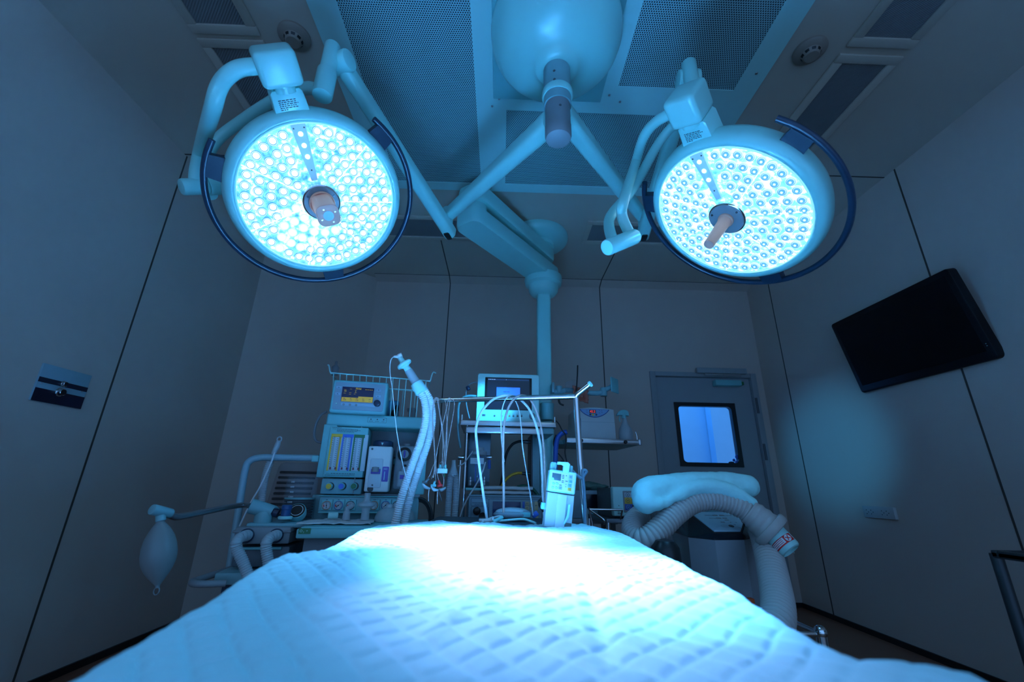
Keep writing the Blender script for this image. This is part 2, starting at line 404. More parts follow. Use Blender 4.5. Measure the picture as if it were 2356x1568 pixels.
ceiling_light(-1.5, -.31, 2.985, 3.24, 'dark recessed ceiling light at the back, left of the pendant arm')
ceiling_light(.71, 1.9, 2.985, 3.23, 'dark recessed ceiling light at the back, right of the pendant disc')
for x, y, lb in ((-1.062, 1.506, 'round beige smoke detector on the ceiling above the left surgical light'), (1.479, 1.478, 'round beige smoke detector on the ceiling beside the right ceiling lights')):
    t = thing('smoke_detector', lb, 'smoke detector', (x, y, H-.05), 0, 'ceiling smoke detectors')
    MB().lathe([(.075, 0), (.075, -.010), (.068, -.018), (.046, -.026), (.036, -.042), (.03, -.047), (.001, -.047)], (x, y, H), n=40).build('housing', BEIGE, t)
    b = MB()
    for k in range(9):
        a0 = 2*PI*k/9; b.rings([[V((x, y, H-z))+V((math.cos(a), math.sin(a), 0))*r for r, z in ((.037, .029), (.044, .029), (.0415, .035), (.0375, .040))] for a in (a0+.06*i for i in range(8))])
    b.build('vent_slot', BLACK, t)
# laminar-flow diffuser
t = thing('air_diffuser', 'large perforated white air diffuser set in the ceiling above the table', 'air diffuser', (.2, 1.4, H-.02))
PX = [(-.795, -.19, .3, 2.52), (-.018, 1.215, 1.882, 2.515), (.585, 1.215, .3, 1.704), (-.018, .42, .3, .95)]
b = MB(); z0, z1 = H-.014, H-.001
xs = sorted({-.93, 1.34, *[v for p in PX for v in p[:2]]}); ys = sorted({.15, 2.6, *[v for p in PX for v in p[2:]]})
for i in range(len(xs)-1):
    for j in range(len(ys)-1):
        cx, cy = (xs[i]+xs[i+1])/2, (ys[j]+ys[j+1])/2
        if not any(p[0] < cx < p[1] and p[2] < cy < p[3] for p in PX): b.box(xs[i], xs[i+1], ys[j], ys[j+1], z0, z1)
bmesh.ops.remove_doubles(b.b, verts=b.b.verts[:], dist=1e-5)
b.build('frame', WHITE, t)
for p in PX: MB().box(*p, H-.009, H-.002).build('perforated_panel', PERF, t)
for x, y in ((-.1, 1.86), (-.06, 1.81), (.55, 1.76), (.62, 1.80), (.95, 1.75), (-.86, 1.9), (-.12, 2.56), (.85, 2.56), (-.86, 1.2), (1.28, 1.6), (1.28, 2.0)):
    MB().lathe([(.007, 0), (.006, -.003), (.001, -.004)], (x, y, H-.014), n=10).build('screw', STEEL, t)
# ================================================================== surgical light mount
MX, MY = .209, 1.41
t = thing('light_mount', 'big white ceiling dome with grey post carrying both surgical lights', 'ceiling mount', (MX, MY, H-.7))
MB().box(-.092, .507, 1.1, 1.795, H-.032, H-.014, .004).build('mounting_plate', OFFW, t)
dm = [(.30, -.03), (.305, -.06), (.30, -.11), (.285, -.155), (.255, -.195), (.21, -.225), (.16, -.243), (.118, -.254), (.10, -.27), (.09, -.285), (.062, -.292)]
MB().lathe([(.05, -.032)]+dm, (MX, MY, H), n=64).build('dome', LAMPW, t, 50)
MB().cyl((MX, MY, H-.28), (MX, MY, 2.50), .06, n=36).build('upper_post', LGREY, t)
MB().lathe([(.05, 0), (.064, 0), (.068, .006), (.068, .03), (.064, .036), (.05, .036)], (MX, MY, 2.545), n=36).build('collar', LAMPW, t)
MB().lathe([(.054, 0), (.054, -.17), (.056, -.175), (.056, -.225), (.052, -.24), (.042, -.247), (.001, -.248)], (MX, MY, 2.56), n=36).build('lower_post', GREY, t)
for z, a in ((2.64, -1.9), (2.59, -1.9), (2.52, -1.3), (2.45, -1.5)):
    r = .06 if z > 2.55 else .054
    p = V((MX+r*math.cos(a), MY+r*math.sin(a), z)); MB().lathe([(.006, 0), (.005, .002), (.001, .002)], p, (math.cos(a), math.sin(a), 0), n=12).build('screw', DGREY, t)

# ================================================================== the two surgical lights
def bar_between(mb, p, q, w0, h0, w1, h1, bev=.012, up=V((0, 0, 1))):
    p, q = V(p), V(q); d = (q-p).normalized(); s = d.cross(up).normalized(); n = s.cross(d)
    rows = []
    for c, w_, h_ in ((p, w0, h0), (q, w1, h1)):
        pts = []
        for x, y in rrect(-w_/2, w_/2, -h_/2, h_/2, min(w_, h_)*.35, 4): pts.append(c+s*x+n*y)
        rows.append(pts)
    a, b_ = rows; mb.rings([[(a[i]-p)*.7+p-d*.008 for i in range(len(a))], a, b_, [(x-q)*.7+q+d*.008 for x in b_]])
class Lamp:
    def __init__(s, c, n, strip_px):
        s.c, s.n = V(c), V(n).normalized()
        d = ray(*strip_px); p = CAM+d*((s.c-CAM).dot(s.n)/d.dot(s.n)); s.u = (p-s.c); s.u = (s.u-s.n*s.u.dot(s.n)).normalized(); s.v = s.n.cross(s.u)
        s.M = Matrix(((s.u.x, s.v.x, s.n.x, s.c.x), (s.u.y, s.v.y, s.n.y, s.c.y), (s.u.z, s.v.z, s.n.z, s.c.z), (0, 0, 0, 1)))
    def pl(s, px, py, h=0.):
        d = ray(px, py); t = (s.c+s.n*h-CAM).dot(s.n)/d.dot(s.n); return CAM+d*t
    def ang(s, px, py, h=0.):
        q = s.pl(px, py, h)-s.c; return math.atan2(q.dot(s.v), q.dot(s.u)), math.hypot(q.dot(s.v), q.dot(s.u))
lens_me = None
def build_head(t, K, glare_px, handle):
    blue = handle != 'square'
    M = K.M
    body = [(.291, -.004), (.298, .004), (.308, .004), (.322, -.006), (.332, -.028), (.335, -.055), (.328, -.08), (.305, -.105), (.25, -.125), (.15, -.14), (.001, -.145)]
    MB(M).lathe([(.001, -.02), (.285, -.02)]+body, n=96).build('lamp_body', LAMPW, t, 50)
    p = MB(M); p.lathe([(.001, -.012), (.29, -.012), (.29, -.008), (.001, -.008)], n=72); panel = p.build('light_panel', LEDW if blue else LEDP, t)
    # lenses in five rings, a gap left for the strip
    global lens_me
    if lens_me is None:
        q = MB(); q.use(LENS_R).lathe([(.0175, 0), (.0178, .004), (.0165, .006)], n=18, cap=False)
        q.use(LENS_W).lathe([(.0165, .006), (.0140, .0065)], n=18, cap=False)
        q.use(LENS_R).lathe([(.0140, .0065), (.0118, .0045)], n=18, cap=False)
        q.use(LENS_C).lathe([(.0118, .0045), (.0095, .0085), (.005, .0105), (.0003, .011)], n=18, cap=False)
        o = q.build('lens'); lens_me = o.data; COL.objects.unlink(o); bpy.data.objects.remove(o)
        globals()['lens_hot'] = lens_me.copy(); lens_hot.materials[2] = LENS_H; lens_hot.materials[0] = LENS_W
        q = MB(); q.use(LENS_W).lathe([(.0175, 0), (.0178, .004), (.0165, .006), (.0150, .0065)], n=18, cap=False); q.use(LENS_R).lathe([(.0150, .0065), (.0128, .005)], n=18, cap=False); q.use(LENS_W).lathe([(.0128, .005), (.0112, .007)], n=18, cap=False); q.use(LENS_B).lathe([(.0112, .007), (.0085, .009), (.0045, .0105)], n=18, cap=False); q.use(LENS_C).lathe([(.0045, .0105), (.0003, .011)], n=18, cap=False)  # white tip of the blue dome is a glint painted as emission
        o = q.build('lens'); globals()['lens_blue'] = o.data; COL.objects.unlink(o); bpy.data.objects.remove(o)
    spots = []
    for r, n in ((.262, 41), (.219, 34), (.177, 27), (.136, 20), (.098, 13)):
        for k in range(n):
            a = 2*PI*(k+.5)/n+random.uniform(-.004, .004)
            x, y = r*math.cos(a), r*math.sin(a)
            if x > 0 and abs(y) < .013+.02*(x/.29)+.006: continue
            spots.append((x, y))
    spots.sort(key=lambda q: (CAM-(M @ V((q[0], q[1], 0)))).length)
    rest = MB(M)
    hot = K.pl(*glare_px[:2]); hr = glare_px[2]
    for i, (x, y) in enumerate(spots):
        h = (M @ V((x, y, 0))-hot).length < hr
        if i < 100:
            o = bpy.data.objects.new('lens', lens_hot if h else (lens_blue if blue else lens_me)); COL.objects.link(o); o.parent = panel
            o.matrix_local = WM[t.name].inverted() @ M @ Matrix.Translation((x, y, -.0085)); o.rotation_mode = 'QUATERNION'
        else:
            mb = bmesh.new(); src = lens_blue if blue else lens_me; mb.from_mesh(src); rest.mats = list(src.materials)
            fm = [f_.material_index for f_ in mb.faces]; n0 = len(rest.b.faces); rest.add(mb, Matrix.Translation((x, y, -.0085)))
            rest.b.faces.ensure_lookup_table()
            for k, mi in enumerate(fm): rest.b.faces[n0+k].material_index = mi
    o = rest.build('small_lenses', None, panel); o['kind'] = 'stuff'
    # sector dividers and the plain strip with three studs
    for k in range(1, 7):
        a = 2*PI*k/7+PI*0
        e = V((math.cos(a), math.sin(a), 0)); f = V((-math.sin(a), math.cos(a), 0)); b = MB(M)
        b.rings([[e*r+f*y+V((0, 0, z)) for y, z in ((-.0016, -.008), (.0016, -.008), (.0012, -.001), (-.0012, -.001))] for r in (.082, .288)]); b.build('divider', RIBM, panel)
    s = MB(M); s.prism([(.085, -.011), (.289, -.026), (.289, .026), (.085, .011)], Matrix.Translation((0, 0, -.009)), .012, .002); st = s.build('centre_strip', STRIPM, panel)
    for x in (.255, .215, .175):
        MB(M).lathe([(.009, .003), (.0085, .005), (.005, .007), (.001, .008)], (x, 0, 0), n=16).build('stud', LENS_C, st)
    for x, y in ((.275, .018), (.275, -.018), (.125, 0)):
        MB(M).lathe([(.003, .003), (.0025, .0045), (.001, .0045)], (x, y, 0), n=10).build('screw', DGREY, st)
    MB(M).lathe([(.2905, -.006), (.2905, .003), (.2885, .003), (.2885, -.006)], n=80, cap=False).build('rim_highlight', mat('highlight_glow', (.3, .5, .6), .2, emit=(.35, .75, 1.), es=.8), t)  # rim highlight painted in as a thin glowing ring
    # hub and grip
    MB(M).lathe([(.05, -.01), (.071, -.01), (.071, .014), (.067, .017), (.05, .017)], n=48).build('hub_ring', CHROME, t)
    hp = MB(M); hp.lathe([(.001, .0), (.066, .0), (.066, .019), (.064, .021), (.001, .021)], n=48); hub = hp.build('hub_plate', GREY, t)
    for a in (.9, -1.2, 2.6):
        MB(M).lathe([(.0045, .021), (.004, .0235), (.001, .0235)], (.056*math.cos(a), .056*math.sin(a), 0), n=12).build('screw', DSTEEL, hub)
    if handle == 'square':
        h = MB(M); h.lathe([(.046, .021), (.049, .024), (.049, .032), (.045, .035), (.04, .03)], n=36)
        rows = []
        for z, k in ((.028, 1.03), (.04, 1), (.12, .97), (.145, .97)):
            rows.append([V((x*k, y*k, z)) for x, y in [(.040*math.copysign(abs(math.cos(q))**.62, math.cos(q)), .040*math.copysign(abs(math.sin(q))**.62, math.sin(q))) for q in (2*PI*i/36+PI/4 for i in range(36))]])
        h.rings(rows); hd = h.build('handle', COPPER, t)
        c = MB(M); rows = [[V((v.x*k, v.y*k, z)) for v in rows[0]] for z, k in ((.144, 1.0), (.147, 1.02), (.151, 1.0), (.152, .93))]
        c.rings(rows); cap = c.build('handle_cap', COPPER2, hd)
        MB(M).lathe([(.019, .151), (.019, .1535), (.001, .1535)], n=28).build('lens_window', mat('camera_window', (.3, .45, .9), .3), cap)
        for a in (.4, 1.97, 3.54, 5.11): MB(M).lathe([(.0035, .152), (.003, .1545), (.001, .1545)], (.029*math.cos(a), .029*math.sin(a), 0), n=10).build('screw', STEEL, cap)
    else:
        h = MB(M); h.lathe([(.03, .02), (.03, .028), (.026, .032), (.024, .05), (.022, .10), (.0195, .155), (.0195, .16), (.019, .175)], n=28, cap=True); hd = h.build('handle', COPPER, t)
        MB(M).lathe([(.0192, .174), (.019, .1765), (.001, .1765)], n=28).build('handle_cap', COPPER2, hd)
def bumper(t, K, a0px, a1px, brackets, R=.385, h=-.045):
    a0 = K.ang(*a0px, h)[0]; a1 = K.ang(*a1px, h)[0]
    # sweep through the side away from the strip
    if a0 < 0: a0 += 2*PI
    if a1 < 0: a1 += 2*PI
    lo, hi = min(a0, a1), max(a0, a1)
    pts = [K.M @ V((R*math.cos(a), R*math.sin(a), h)) for a in (lo+(hi-lo)*i/40 for i in range(41))]
    b = MB(); b.tube(pts, .0115, n=14, res=2); rail = b.build('bumper_rail', BUMP, t)
    for px in brackets:
        a = K.ang(*px, h)[0]; e = V((math.cos(a), math.sin(a), 0)); f = V((-math.sin(a), math.cos(a), 0)); q = MB(K.M)
        q.rings([[e*r+f*y+V((0, 0, z)) for y, z in ((-w_, h-.02), (w_, h-.02), (w_, h+.012), (-w_, h+.012))] for r, w_ in ((.325, .045), (R-.006, .04))]); q.build('bracket', BUMP, rail)
def neck(t, K, label_px, block_px, neck_px, h1, h2, bw):
    p1 = K.pl(*label_px, h1); p2 = K.pl(*block_px, h2); pn = K.pl(*neck_px, (h1+h2)/2)
    ax = (p2-p1).normalized(); nn = (K.n-ax*K.n.dot(ax)).normalized(); sx = ax.cross(nn)
    Mx = lambda o: Matrix(((sx.x, ax.x, nn.x, o.x), (sx.y, ax.y, nn.y, o.y), (sx.z, ax.z, nn.z, o.z), (0, 0, 0, 1)))
    b = MB(Mx(p1)); b.prism([(x, y) for x, y in [(-.06, -.055), (.06, -.055), (.054, .03), (.045, .04), (-.045, .04), (-.054, .03)]], Matrix.Translation((0, 0, -.07)), .085, .006)
    nk = b.build('neck', LAMPW, t)
    q = MB(Mx(p1)); fr = Fr(1178, 784, 2)
    for r in range(7):
        z = -.022+.006*r; wd = (.036 if r else .012)*random.uniform(.75, 1); x = -.036
        if r == 6: x, wd = .018, .02
        while x < -.036+2*wd:
            e = min(x+random.uniform(.004, .011), -.036+2*wd); q.box(x, e, z-.0013, z+.0013, .0150, .0156); x = e+.0025
    q.build('caution_print', PAPER, nk)
    MB().cyl(p1+ax*.03, p2-ax*.02, .036, n=28).build('neck_tube', LAMPW, t)
    b = MB(Mx(p2)); b.box(-bw, bw, -.06, .05, -.075, .045, .018, 4); b.build('swivel_block', LAMPW, t)
    return p1, p2, ax, sx, nn
KL = Lamp((-.7539, 1.4603, 2.0096), (.4848, -.4447, -.7531), (686, 290))
KR = Lamp((.8795, 1.4082, 1.9599), (-.5921, -.08, -.8019), (1605, 362))
# left light
tl = thing('surgical_light', 'left surgical light, round lit head with square salmon grip, blue bumper rail', 'surgical light', (MX, MY, 2.40), 0, 'surgical lights on the ceiling dome')
build_head(tl, KL, (712, 540, .13), 'square')
bumper(tl, KL, (493, 324), (858, 276), ((497, 385), (880, 310), (768, 632)))
p1, p2, ax, sx, nn = neck(tl, KL, (665, 232), (637, 150), (652, 190), -.03, -.02, .066)
def arm(t, K, e_px, ez, az, tip_px, tz, drop_px, dz, mz):
    e = P(*e_px, z=ez); m = V((MX, MY, ez)); d = (e-m).normalized()
    b = MB(); b.cyl((MX, MY, ez-.045), (MX, MY, ez+.045), .05, n=32, bev=.004); bar_between(b, m+d*.05, e-d*.0, .085, .1, .062, .075); b.build('extension_arm', LAMPW, t)
    b = MB(); b.cyl(e+V((0, 0, .045)), e-V((0, 0, .10)), .034, n=24, bev=.006); b.build('elbow_joint', LAMPW, t)
    tip = P(*tip_px, z=tz); q = e-V((0, 0, .085)); d2 = (tip-q).normalized()
    b = MB(); bar_between(b, q-d2*.05, tip, .07, .085, .06, .07); sp = b.build('spring_arm', LAMPW, t)
    s = d2.cross(V((0, 0, 1))).normalized()
    b = MB(); bar_between(b, q-d2*.045-V((0, 0, .035)), q+d2*.0-V((0, 0, .04)), .035, .02, .035, .02); b.build('maker_badge', BLACK, sp)
    b = MB(); b.cyl(tip-s*.045, tip+s*.045, .042, n=24, bev=.008); b.build('tip_joint', LAMPW, t)
    dr = P(*drop_px, z=dz); top = V((dr.x, dr.y, tz+.02)); b = MB(); b.cyl(top+V((0, 0, .03)), top-V((0, 0, .12)), .03, n=24, bev=.005).cyl(top-V((0, 0, .11)), dr, .037, n=24, bev=.005)
    b.build('drop_joint', LAMPW, t)
    return e, tip, dr
e, tip, dr = arm(tl, KL, (1030, 495), 2.45, 0, (785, 145), 2.55, (741, 222), 2.33, 0)
jl = P(478, 428, y=1.50); jr = P(415, 430, y=1.44)
MB().cyl(jr, jl, .033, n=28, bev=.01).cyl(jl, jl+(jl-jr).normalized()*.12, .037, n=28).build('side_joint', LAMPW, tl)
jm = jr.lerp(jl, .55)
a_ = KL.pl(600, 152, -.03)
MB().tube([a_+(p2-a_)*.2, a_, KL.pl(545, 160, -.035), KL.pl(507, 195, -.05), KL.pl(488, 255, -.08), P(462, 345, y=1.44), P(452, 395, y=1.46), jm], .026, n=20, res=8).build('yoke_tube', LAMPW, tl)
MB().tube([jm+V((.03, .05, 0)), P(474, 375, y=1.6), P(500, 322, y=1.62), P(560, 275, y=1.58), P(640, 225, y=1.46), P(705, 203, y=1.33), dr+V((0, 0, .02))], .025, n=20, res=8).build('gimbal_tube', LAMPW, tl)
# right light
tr = thing('surgical_light', 'right surgical light, round lit head with slim salmon stick grip, blue bumper rail', 'surgical light', (MX, MY, 2.47), 0, 'surgical lights on the ceiling dome')
build_head(tr, KR, (1640, 430, .0), 'stick')
bumper(tr, KR, (1485, 420), (1782, 282), ((1494, 465), (1832, 325), (1778, 640)))
p1, p2, ax, sx, nn = neck(tr, KR, (1601, 303), (1578, 243), (1590, 275), -.03, -.02, .058)
e, tip, dr = arm(tr, KR, (1480, 500), 2.5, 0, (1583, 185), 2.56, (1597, 225), 2.42, 0)
c0, c1 = P(1395, 570, y=1.30), P(1462, 543, y=1.36)
MB().cyl(c0, c1, .029, n=28, bev=.008).build('side_joint', LAMPW, tr)
a_ = KR.pl(1550, 258, -.02)
MB().tube([a_+(p2-a_)*.3, a_, KR.pl(1510, 280, -.02), KR.pl(1481, 315, -.03), KR.pl(1462, 375, -.05), P(1437, 455, y=1.32), P(1431, 495, y=1.34), P(1452, 545, y=1.36)], .02, n=20, res=8).build('yoke_tube', LAMPW, tr)
MB().tube([c0.lerp(c1, .25), P(1401, 520, y=1.42), P(1408, 492, y=1.46), P(1447, 446, y=1.5), P(1476, 400, y=1.52), P(1508, 341, y=1.52), P(1538, 300, y=1.48), P(1568, 275, y=1.42), P(1592, 242, y=1.36), dr], .021, n=20, res=8).build('gimbal_tube', LAMPW, tr)
# ================================================================== operating table and quilted sheet
ZT = .80
def lerp_tab(tab, x):
    if x <= tab[0][0]: return tab[0][1]
    for (a, b), (c, d) in zip(tab, tab[1:]):
        if x <= c: return b+(d-b)*(x-a)/(c-a)
    return tab[-1][1]
LEFT = [(-.1, -.26), (.3, -.265), (.355, -.278), (.463, -.297), (.614, -.33), (.75, -.368), (.88, -.398), (.93, -.38), (.965, -.352), (1.1, -.362), (1.3, -.39), (1.44, -.414), (1.72, -.43)]
RIGHT = [(-.1, .34), (.30, .345), (.36, .335), (.40, .285), (.5, .292), (.604, .305), (.70, .325), (.854, .328), (1.05, .345), (1.26, .36), (1.5, .385), (1.72, .39)]
FAR = [(-.43, .785), (-.33, .797), (-.2, .803), (-.1, .805), (.0, .799), (.08, .797), (.2, .801), (.31, .806), (.345, .80), (.39, .785)]
def sheet_fn(a, b):
    y = .02+b*1.70
    xl, xr = lerp_tab(LEFT, y), lerp_tab(RIGHT, y)
    top = .74                                              # share of the width parameter used by the flat top
    s = (a-.5)*2
    drop = .34
    if abs(s) <= top:
        q = (s/top+1)/2; x = xl+(xr-xl)*q; z = ZT; e = min(x-xl, xr-x)
    else:
        q = (abs(s)-top)/(1-top); R = .035; L = q*(drop); th = min(L/R, PI/2)
        ox = R*math.sin(th); z = ZT-R*(1-math.cos(th))-max(0, L-R*PI/2)
        ox += .02*math.sin(y*13+(0 if s < 0 else 2))*max(0, L-R)/drop+.05*max(0, L-R)/drop
        x = (xl-ox) if s < 0 else (xr+ox); e = 0
    p = V((x, y, z))
    fade = min(1, e/.05) if abs(s) <= top else 0
    zf = lerp_tab(FAR, x)-ZT if abs(s) <= top else -.012
    p.z += zf*max(0, (y-1.2)/.52)**1.5
    wrp = noise.noise(V((x*7, y*7, 3)))*.010+noise.noise(V((x*2.3, y*2.3, 9)))*.016
    # quilting: stitched diamonds
    k = .034
    g = 0
    for d in ((x*.82+y*.57)+wrp, (-x*.70+y*.71)+wrp*1.3):
        f = abs(((d/k) % 1)-.5)*2; f = (f-.64)/.36
        if f > 0: g = max(g, f*f*(3-2*f))
    puff = .0031
    p.z += puff*(-g)*(1 if abs(s) <= top else .4)
    p.z += .006*noise.noise(V((x*9, y*5, 1)))*(.3+.7*fade)+.0025*noise.noise(V((x*30, y*24, 5)))
    # a few long folds
    for x0_, y0_, x1_, y1_, h in ((-.06, .45, .03, 1.0, .004), (.09, .40, .17, .95, -.004), (-.40, .9, -.2, .99, .005), (.12, 1.0, .33, .86, .004)):
        dx, dy = x1_-x0_, y1_-y0_; t = max(0, min(1, ((x-x0_)*dx+(y-y0_)*dy)/(dx*dx+dy*dy)))
        dd = math.hypot(x-x0_-t*dx, y-y0_-t*dy); p.z += h*math.exp(-(dd/.012)**2)
    if y < .42 and x > .22: p.z += .010*math.exp(-((x-.33)/.06)**2-((y-.37)/.045)**2)
    return p
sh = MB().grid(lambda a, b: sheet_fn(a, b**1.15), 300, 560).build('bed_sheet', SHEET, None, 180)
tag(sh, 'white quilted sheet spread over the operating table in the foreground', 'sheet')
sol = sh.modifiers.new('thickness', 'SOLIDIFY'); sol.thickness = .004; sol.offset = -1
t = thing('operating_table', 'operating table under the white quilted sheet, black head pad showing beyond it', 'table', (0, .95, 0))
MB().box(-.24, .24, .05, 1.66, .70, .772, .02, 3).build('mattress', BLACK, t)
MB().box(-.29, .30, 1.74, 2.10, .735, .797, .022, 3).build('head_pad', mat('pad_vinyl', (.035, .045, .055), .5), t)
MB().box(-.25, .25, .05, 2.08, .66, .70, .006).build('table_top', STEEL, t)
MB().box(-.13, .13, .75, 1.15, .10, .66, .02).build('column', STEEL, t)
MB().box(-.26, .26, .35, 1.55, .0, .12, .03).build('base', LGREY, t)
# ================================================================== anaesthesia machine
F = Fr(735, 1170, 2.27, 10)
t = thing('anesthesia_machine', 'tall grey anaesthesia machine with yellow-lit display, flow tubes and gauges left of the table', 'anesthesia machine', F.o, F.a)
AM = t
def face_obj(name, m, a, b, v0, v1, parent, bev=.003, seg=2):
    mb = F.mb(); F.rect(mb, a, b, v0, v1, bev, seg); return mb.build(name, m, parent)
# body
uL, zH = F.q(753, 949, -.05); uR, zHb = F.q(978, 987, -.05)
b = F.mb(); b.box(uL+.03, uR-.01, .15, .42, .10, zHb+.04, .01); b.box(uL-.02, uR, .0, .42, .10, F.q(735, 1137, 0)[1], .008); b.build('body', LGREY, t)
face_obj('header', OFFW, (753, 949), (977, 987), -.06, .40, t, .012, 3)
hd = F.mb(); hd.use(DGREY)
fx0, fz1 = F.q(846.5, 959, -.061); fx1, fz0 = F.q(888.5, 973, -.061)
frame_ring(hd, rrect(fx0, fx1, fz0, fz1, .004), rrect(fx0+.001, fx1-.001, fz0+.001, fz1-.001, .004), Matrix.Translation((0, -.06, 0)) @ FX, .0012)
for k in range(3): F.disc(hd, 853.5+14.6*k, 963.8+.6*k, .0035, -.0625, -.059, 12)
for k in range(3):
    u, z = F.q(853.5+14.6*k, 968.5+.6*k, -.061); F.dashes(hd, u-.010, u+.010, z+.002, z-.002, 1, -.0606)
hd.build('indicator_panel', None, t)
# side pillars, flow meter panel, cavity
face_obj('side_pillar', OFFW, (746, 975), (758, 1098), -.055, .3, t, .004)
face_obj('side_pillar', OFFW, (965, 984), (975, 1137), -.02, .3, t, .004)
fp = face_obj('flowmeter_panel', OFFW, (760, 980), (834, 1098.5), -.07, .2, t, .006)
pb = F.mb(); pb.use(PAPER)
u0_, z1_ = F.q(765, 982, -.071); u1_, z0_ = F.q(832, 994, -.071)
F.dashes(pb, u0_, u0_+.062, z1_, z1_-.0035, 1, -.0706); pb.text('Warning', .0052, F.at(u0_+.011, z1_-.0085, -.0702)); F.dashes(pb, u0_+.024, u1_-.006, z1_-.006, z1_-.024, 4, -.0706, .42)
pb.build('warning_print', None, fp); pb = F.mb(); pb.use(PAPER)
u0_, z1_ = F.q(748, 1086.5, -.071); u1_, z0_ = F.q(828, 1096, -.071)
pb.text('Warning', .0046, F.at(u0_+.013, z1_-.003, -.0702)); F.dashes(pb, u0_+.026, u1_-.004, z1_, z1_-.006, 1, -.0706, .42); F.dashes(pb, u0_, u1_-.004, z1_-.007, z0_, 3, -.0706, .42)
pb.build('warning_print', None, fp)
wn = F.mb(); x0_, x1_, zz0, zz1 = F.rect(wn, (763.5, 997), (838, 1083.5), -.0725, -.06, .002); wn.build('tube_window', mat('tube_backing', (.55, .62, .66), .3), fp)
x0_, zz1 = F.q(763.5, 997, -.073); x1_, zz0 = F.q(829.5, 1083.5, -.073)
x0t = x0_; wspan = F.q(841, 997, -.073)[0]-x0t
for g, m_ in enumerate((YELL, BLUE, GREEN)):
    a0 = x0t+wspan*g/3; a1 = x0t+wspan*(g+1)/3-.001
    q = F.mb(); zm = zz1-.016
    q.box(a0, a1, -.0745, -.072, zm, zz1, .001); q.box(a0, a0+.007, -.0742, -.072, zz0, zm); q.box(a1-.012, a1-.004, -.0742, -.072, zz0, zm)
    q.build('flow_scale_band', m_, fp)
    for k in (0, 1):
        uc = a0+.017+k*.024
        q = F.mb(); q.cyl((uc, -.078, zz0+.004), (uc, -.078, zz1-.012), .0042, n=12); tb = q.build('flow_tube', CLEAR, fp)
        q = F.mb(); q.cyl((uc, -.078, zz0+.006), (uc, -.078, zz0+.016), .0036, n=10); q.build('float', mat('float_red', (.3, .03, .03), .4), tb)
        q = F.mb(); q.use(PAPER)
        for i in range(14):
            z = zz0+.02+i*(zz1-.034-zz0)/14; q.box(uc-.012, uc-.0065, -.0728, -.0724, z, z+.0022)
            q.box(uc-.0055, uc-.004, -.0728, -.0724, z+.0005, z+.0015)
        q.build('scale_print', None, tb)
cv = F.mb(); cx0, cz1 = F.q(835, 982, -.02); cx1, cz0 = F.q(966, 1137, -.02)
cv.box(cx0, cx1, .12, .16, cz0, cz1+.02).box(cx0-.004, cx0, -.055, .12, cz0, cz1).box(cx0, cx1, -.02, .14, cz0-.012, cz0); cv.build('vaporizer_bay', GREY, t)
q = F.mb(); z = F.q(900, 1062, .05)[1]
q.use(OFFW).box(cx0+.01, cx1-.005, .05, .09, z-.012, z+.018, .003); q.use(BLACK).box(cx0+.01, cx1-.005, .04, .085, z+.018, z+.026, .002); q.build('vaporizer_rail', None, t)
kp = face_obj('control_panel', LGREY, (741, 1099.5), (830, 1137), -.05, .1, t, .006)
for px, m_ in ((758.3, YELL), (786.6, BLUE), (814.9, GREEN)):
    q = F.mb(); u, z = F.q(px, 1118, -.05); nb = 18
    q.cyl((u+.003, -.045, z), (u+.003, -.0505, z), .0185, n=28); kn = q.build('knob_recess', BLACK, kp)
    q = F.mb(); q.lathe([(.017, 0), (.0165, .022), (.0145, .024), (.0125, .024)], (u, -.05, z), (0, -1, 0), 24, False); q.lathe([(.0125, .02), (.0125, .024), (.001, .024)], (u, -.05, z), (0, -1, 0), 24); q.build('knob', OFFW, kn)
    q = F.mb(); q.lathe([(.013, .0235), (.0125, .0265), (.001, .027)], (u, -.05, z), (0, -1, 0), 24); q.build('knob_cap', m_, kn)
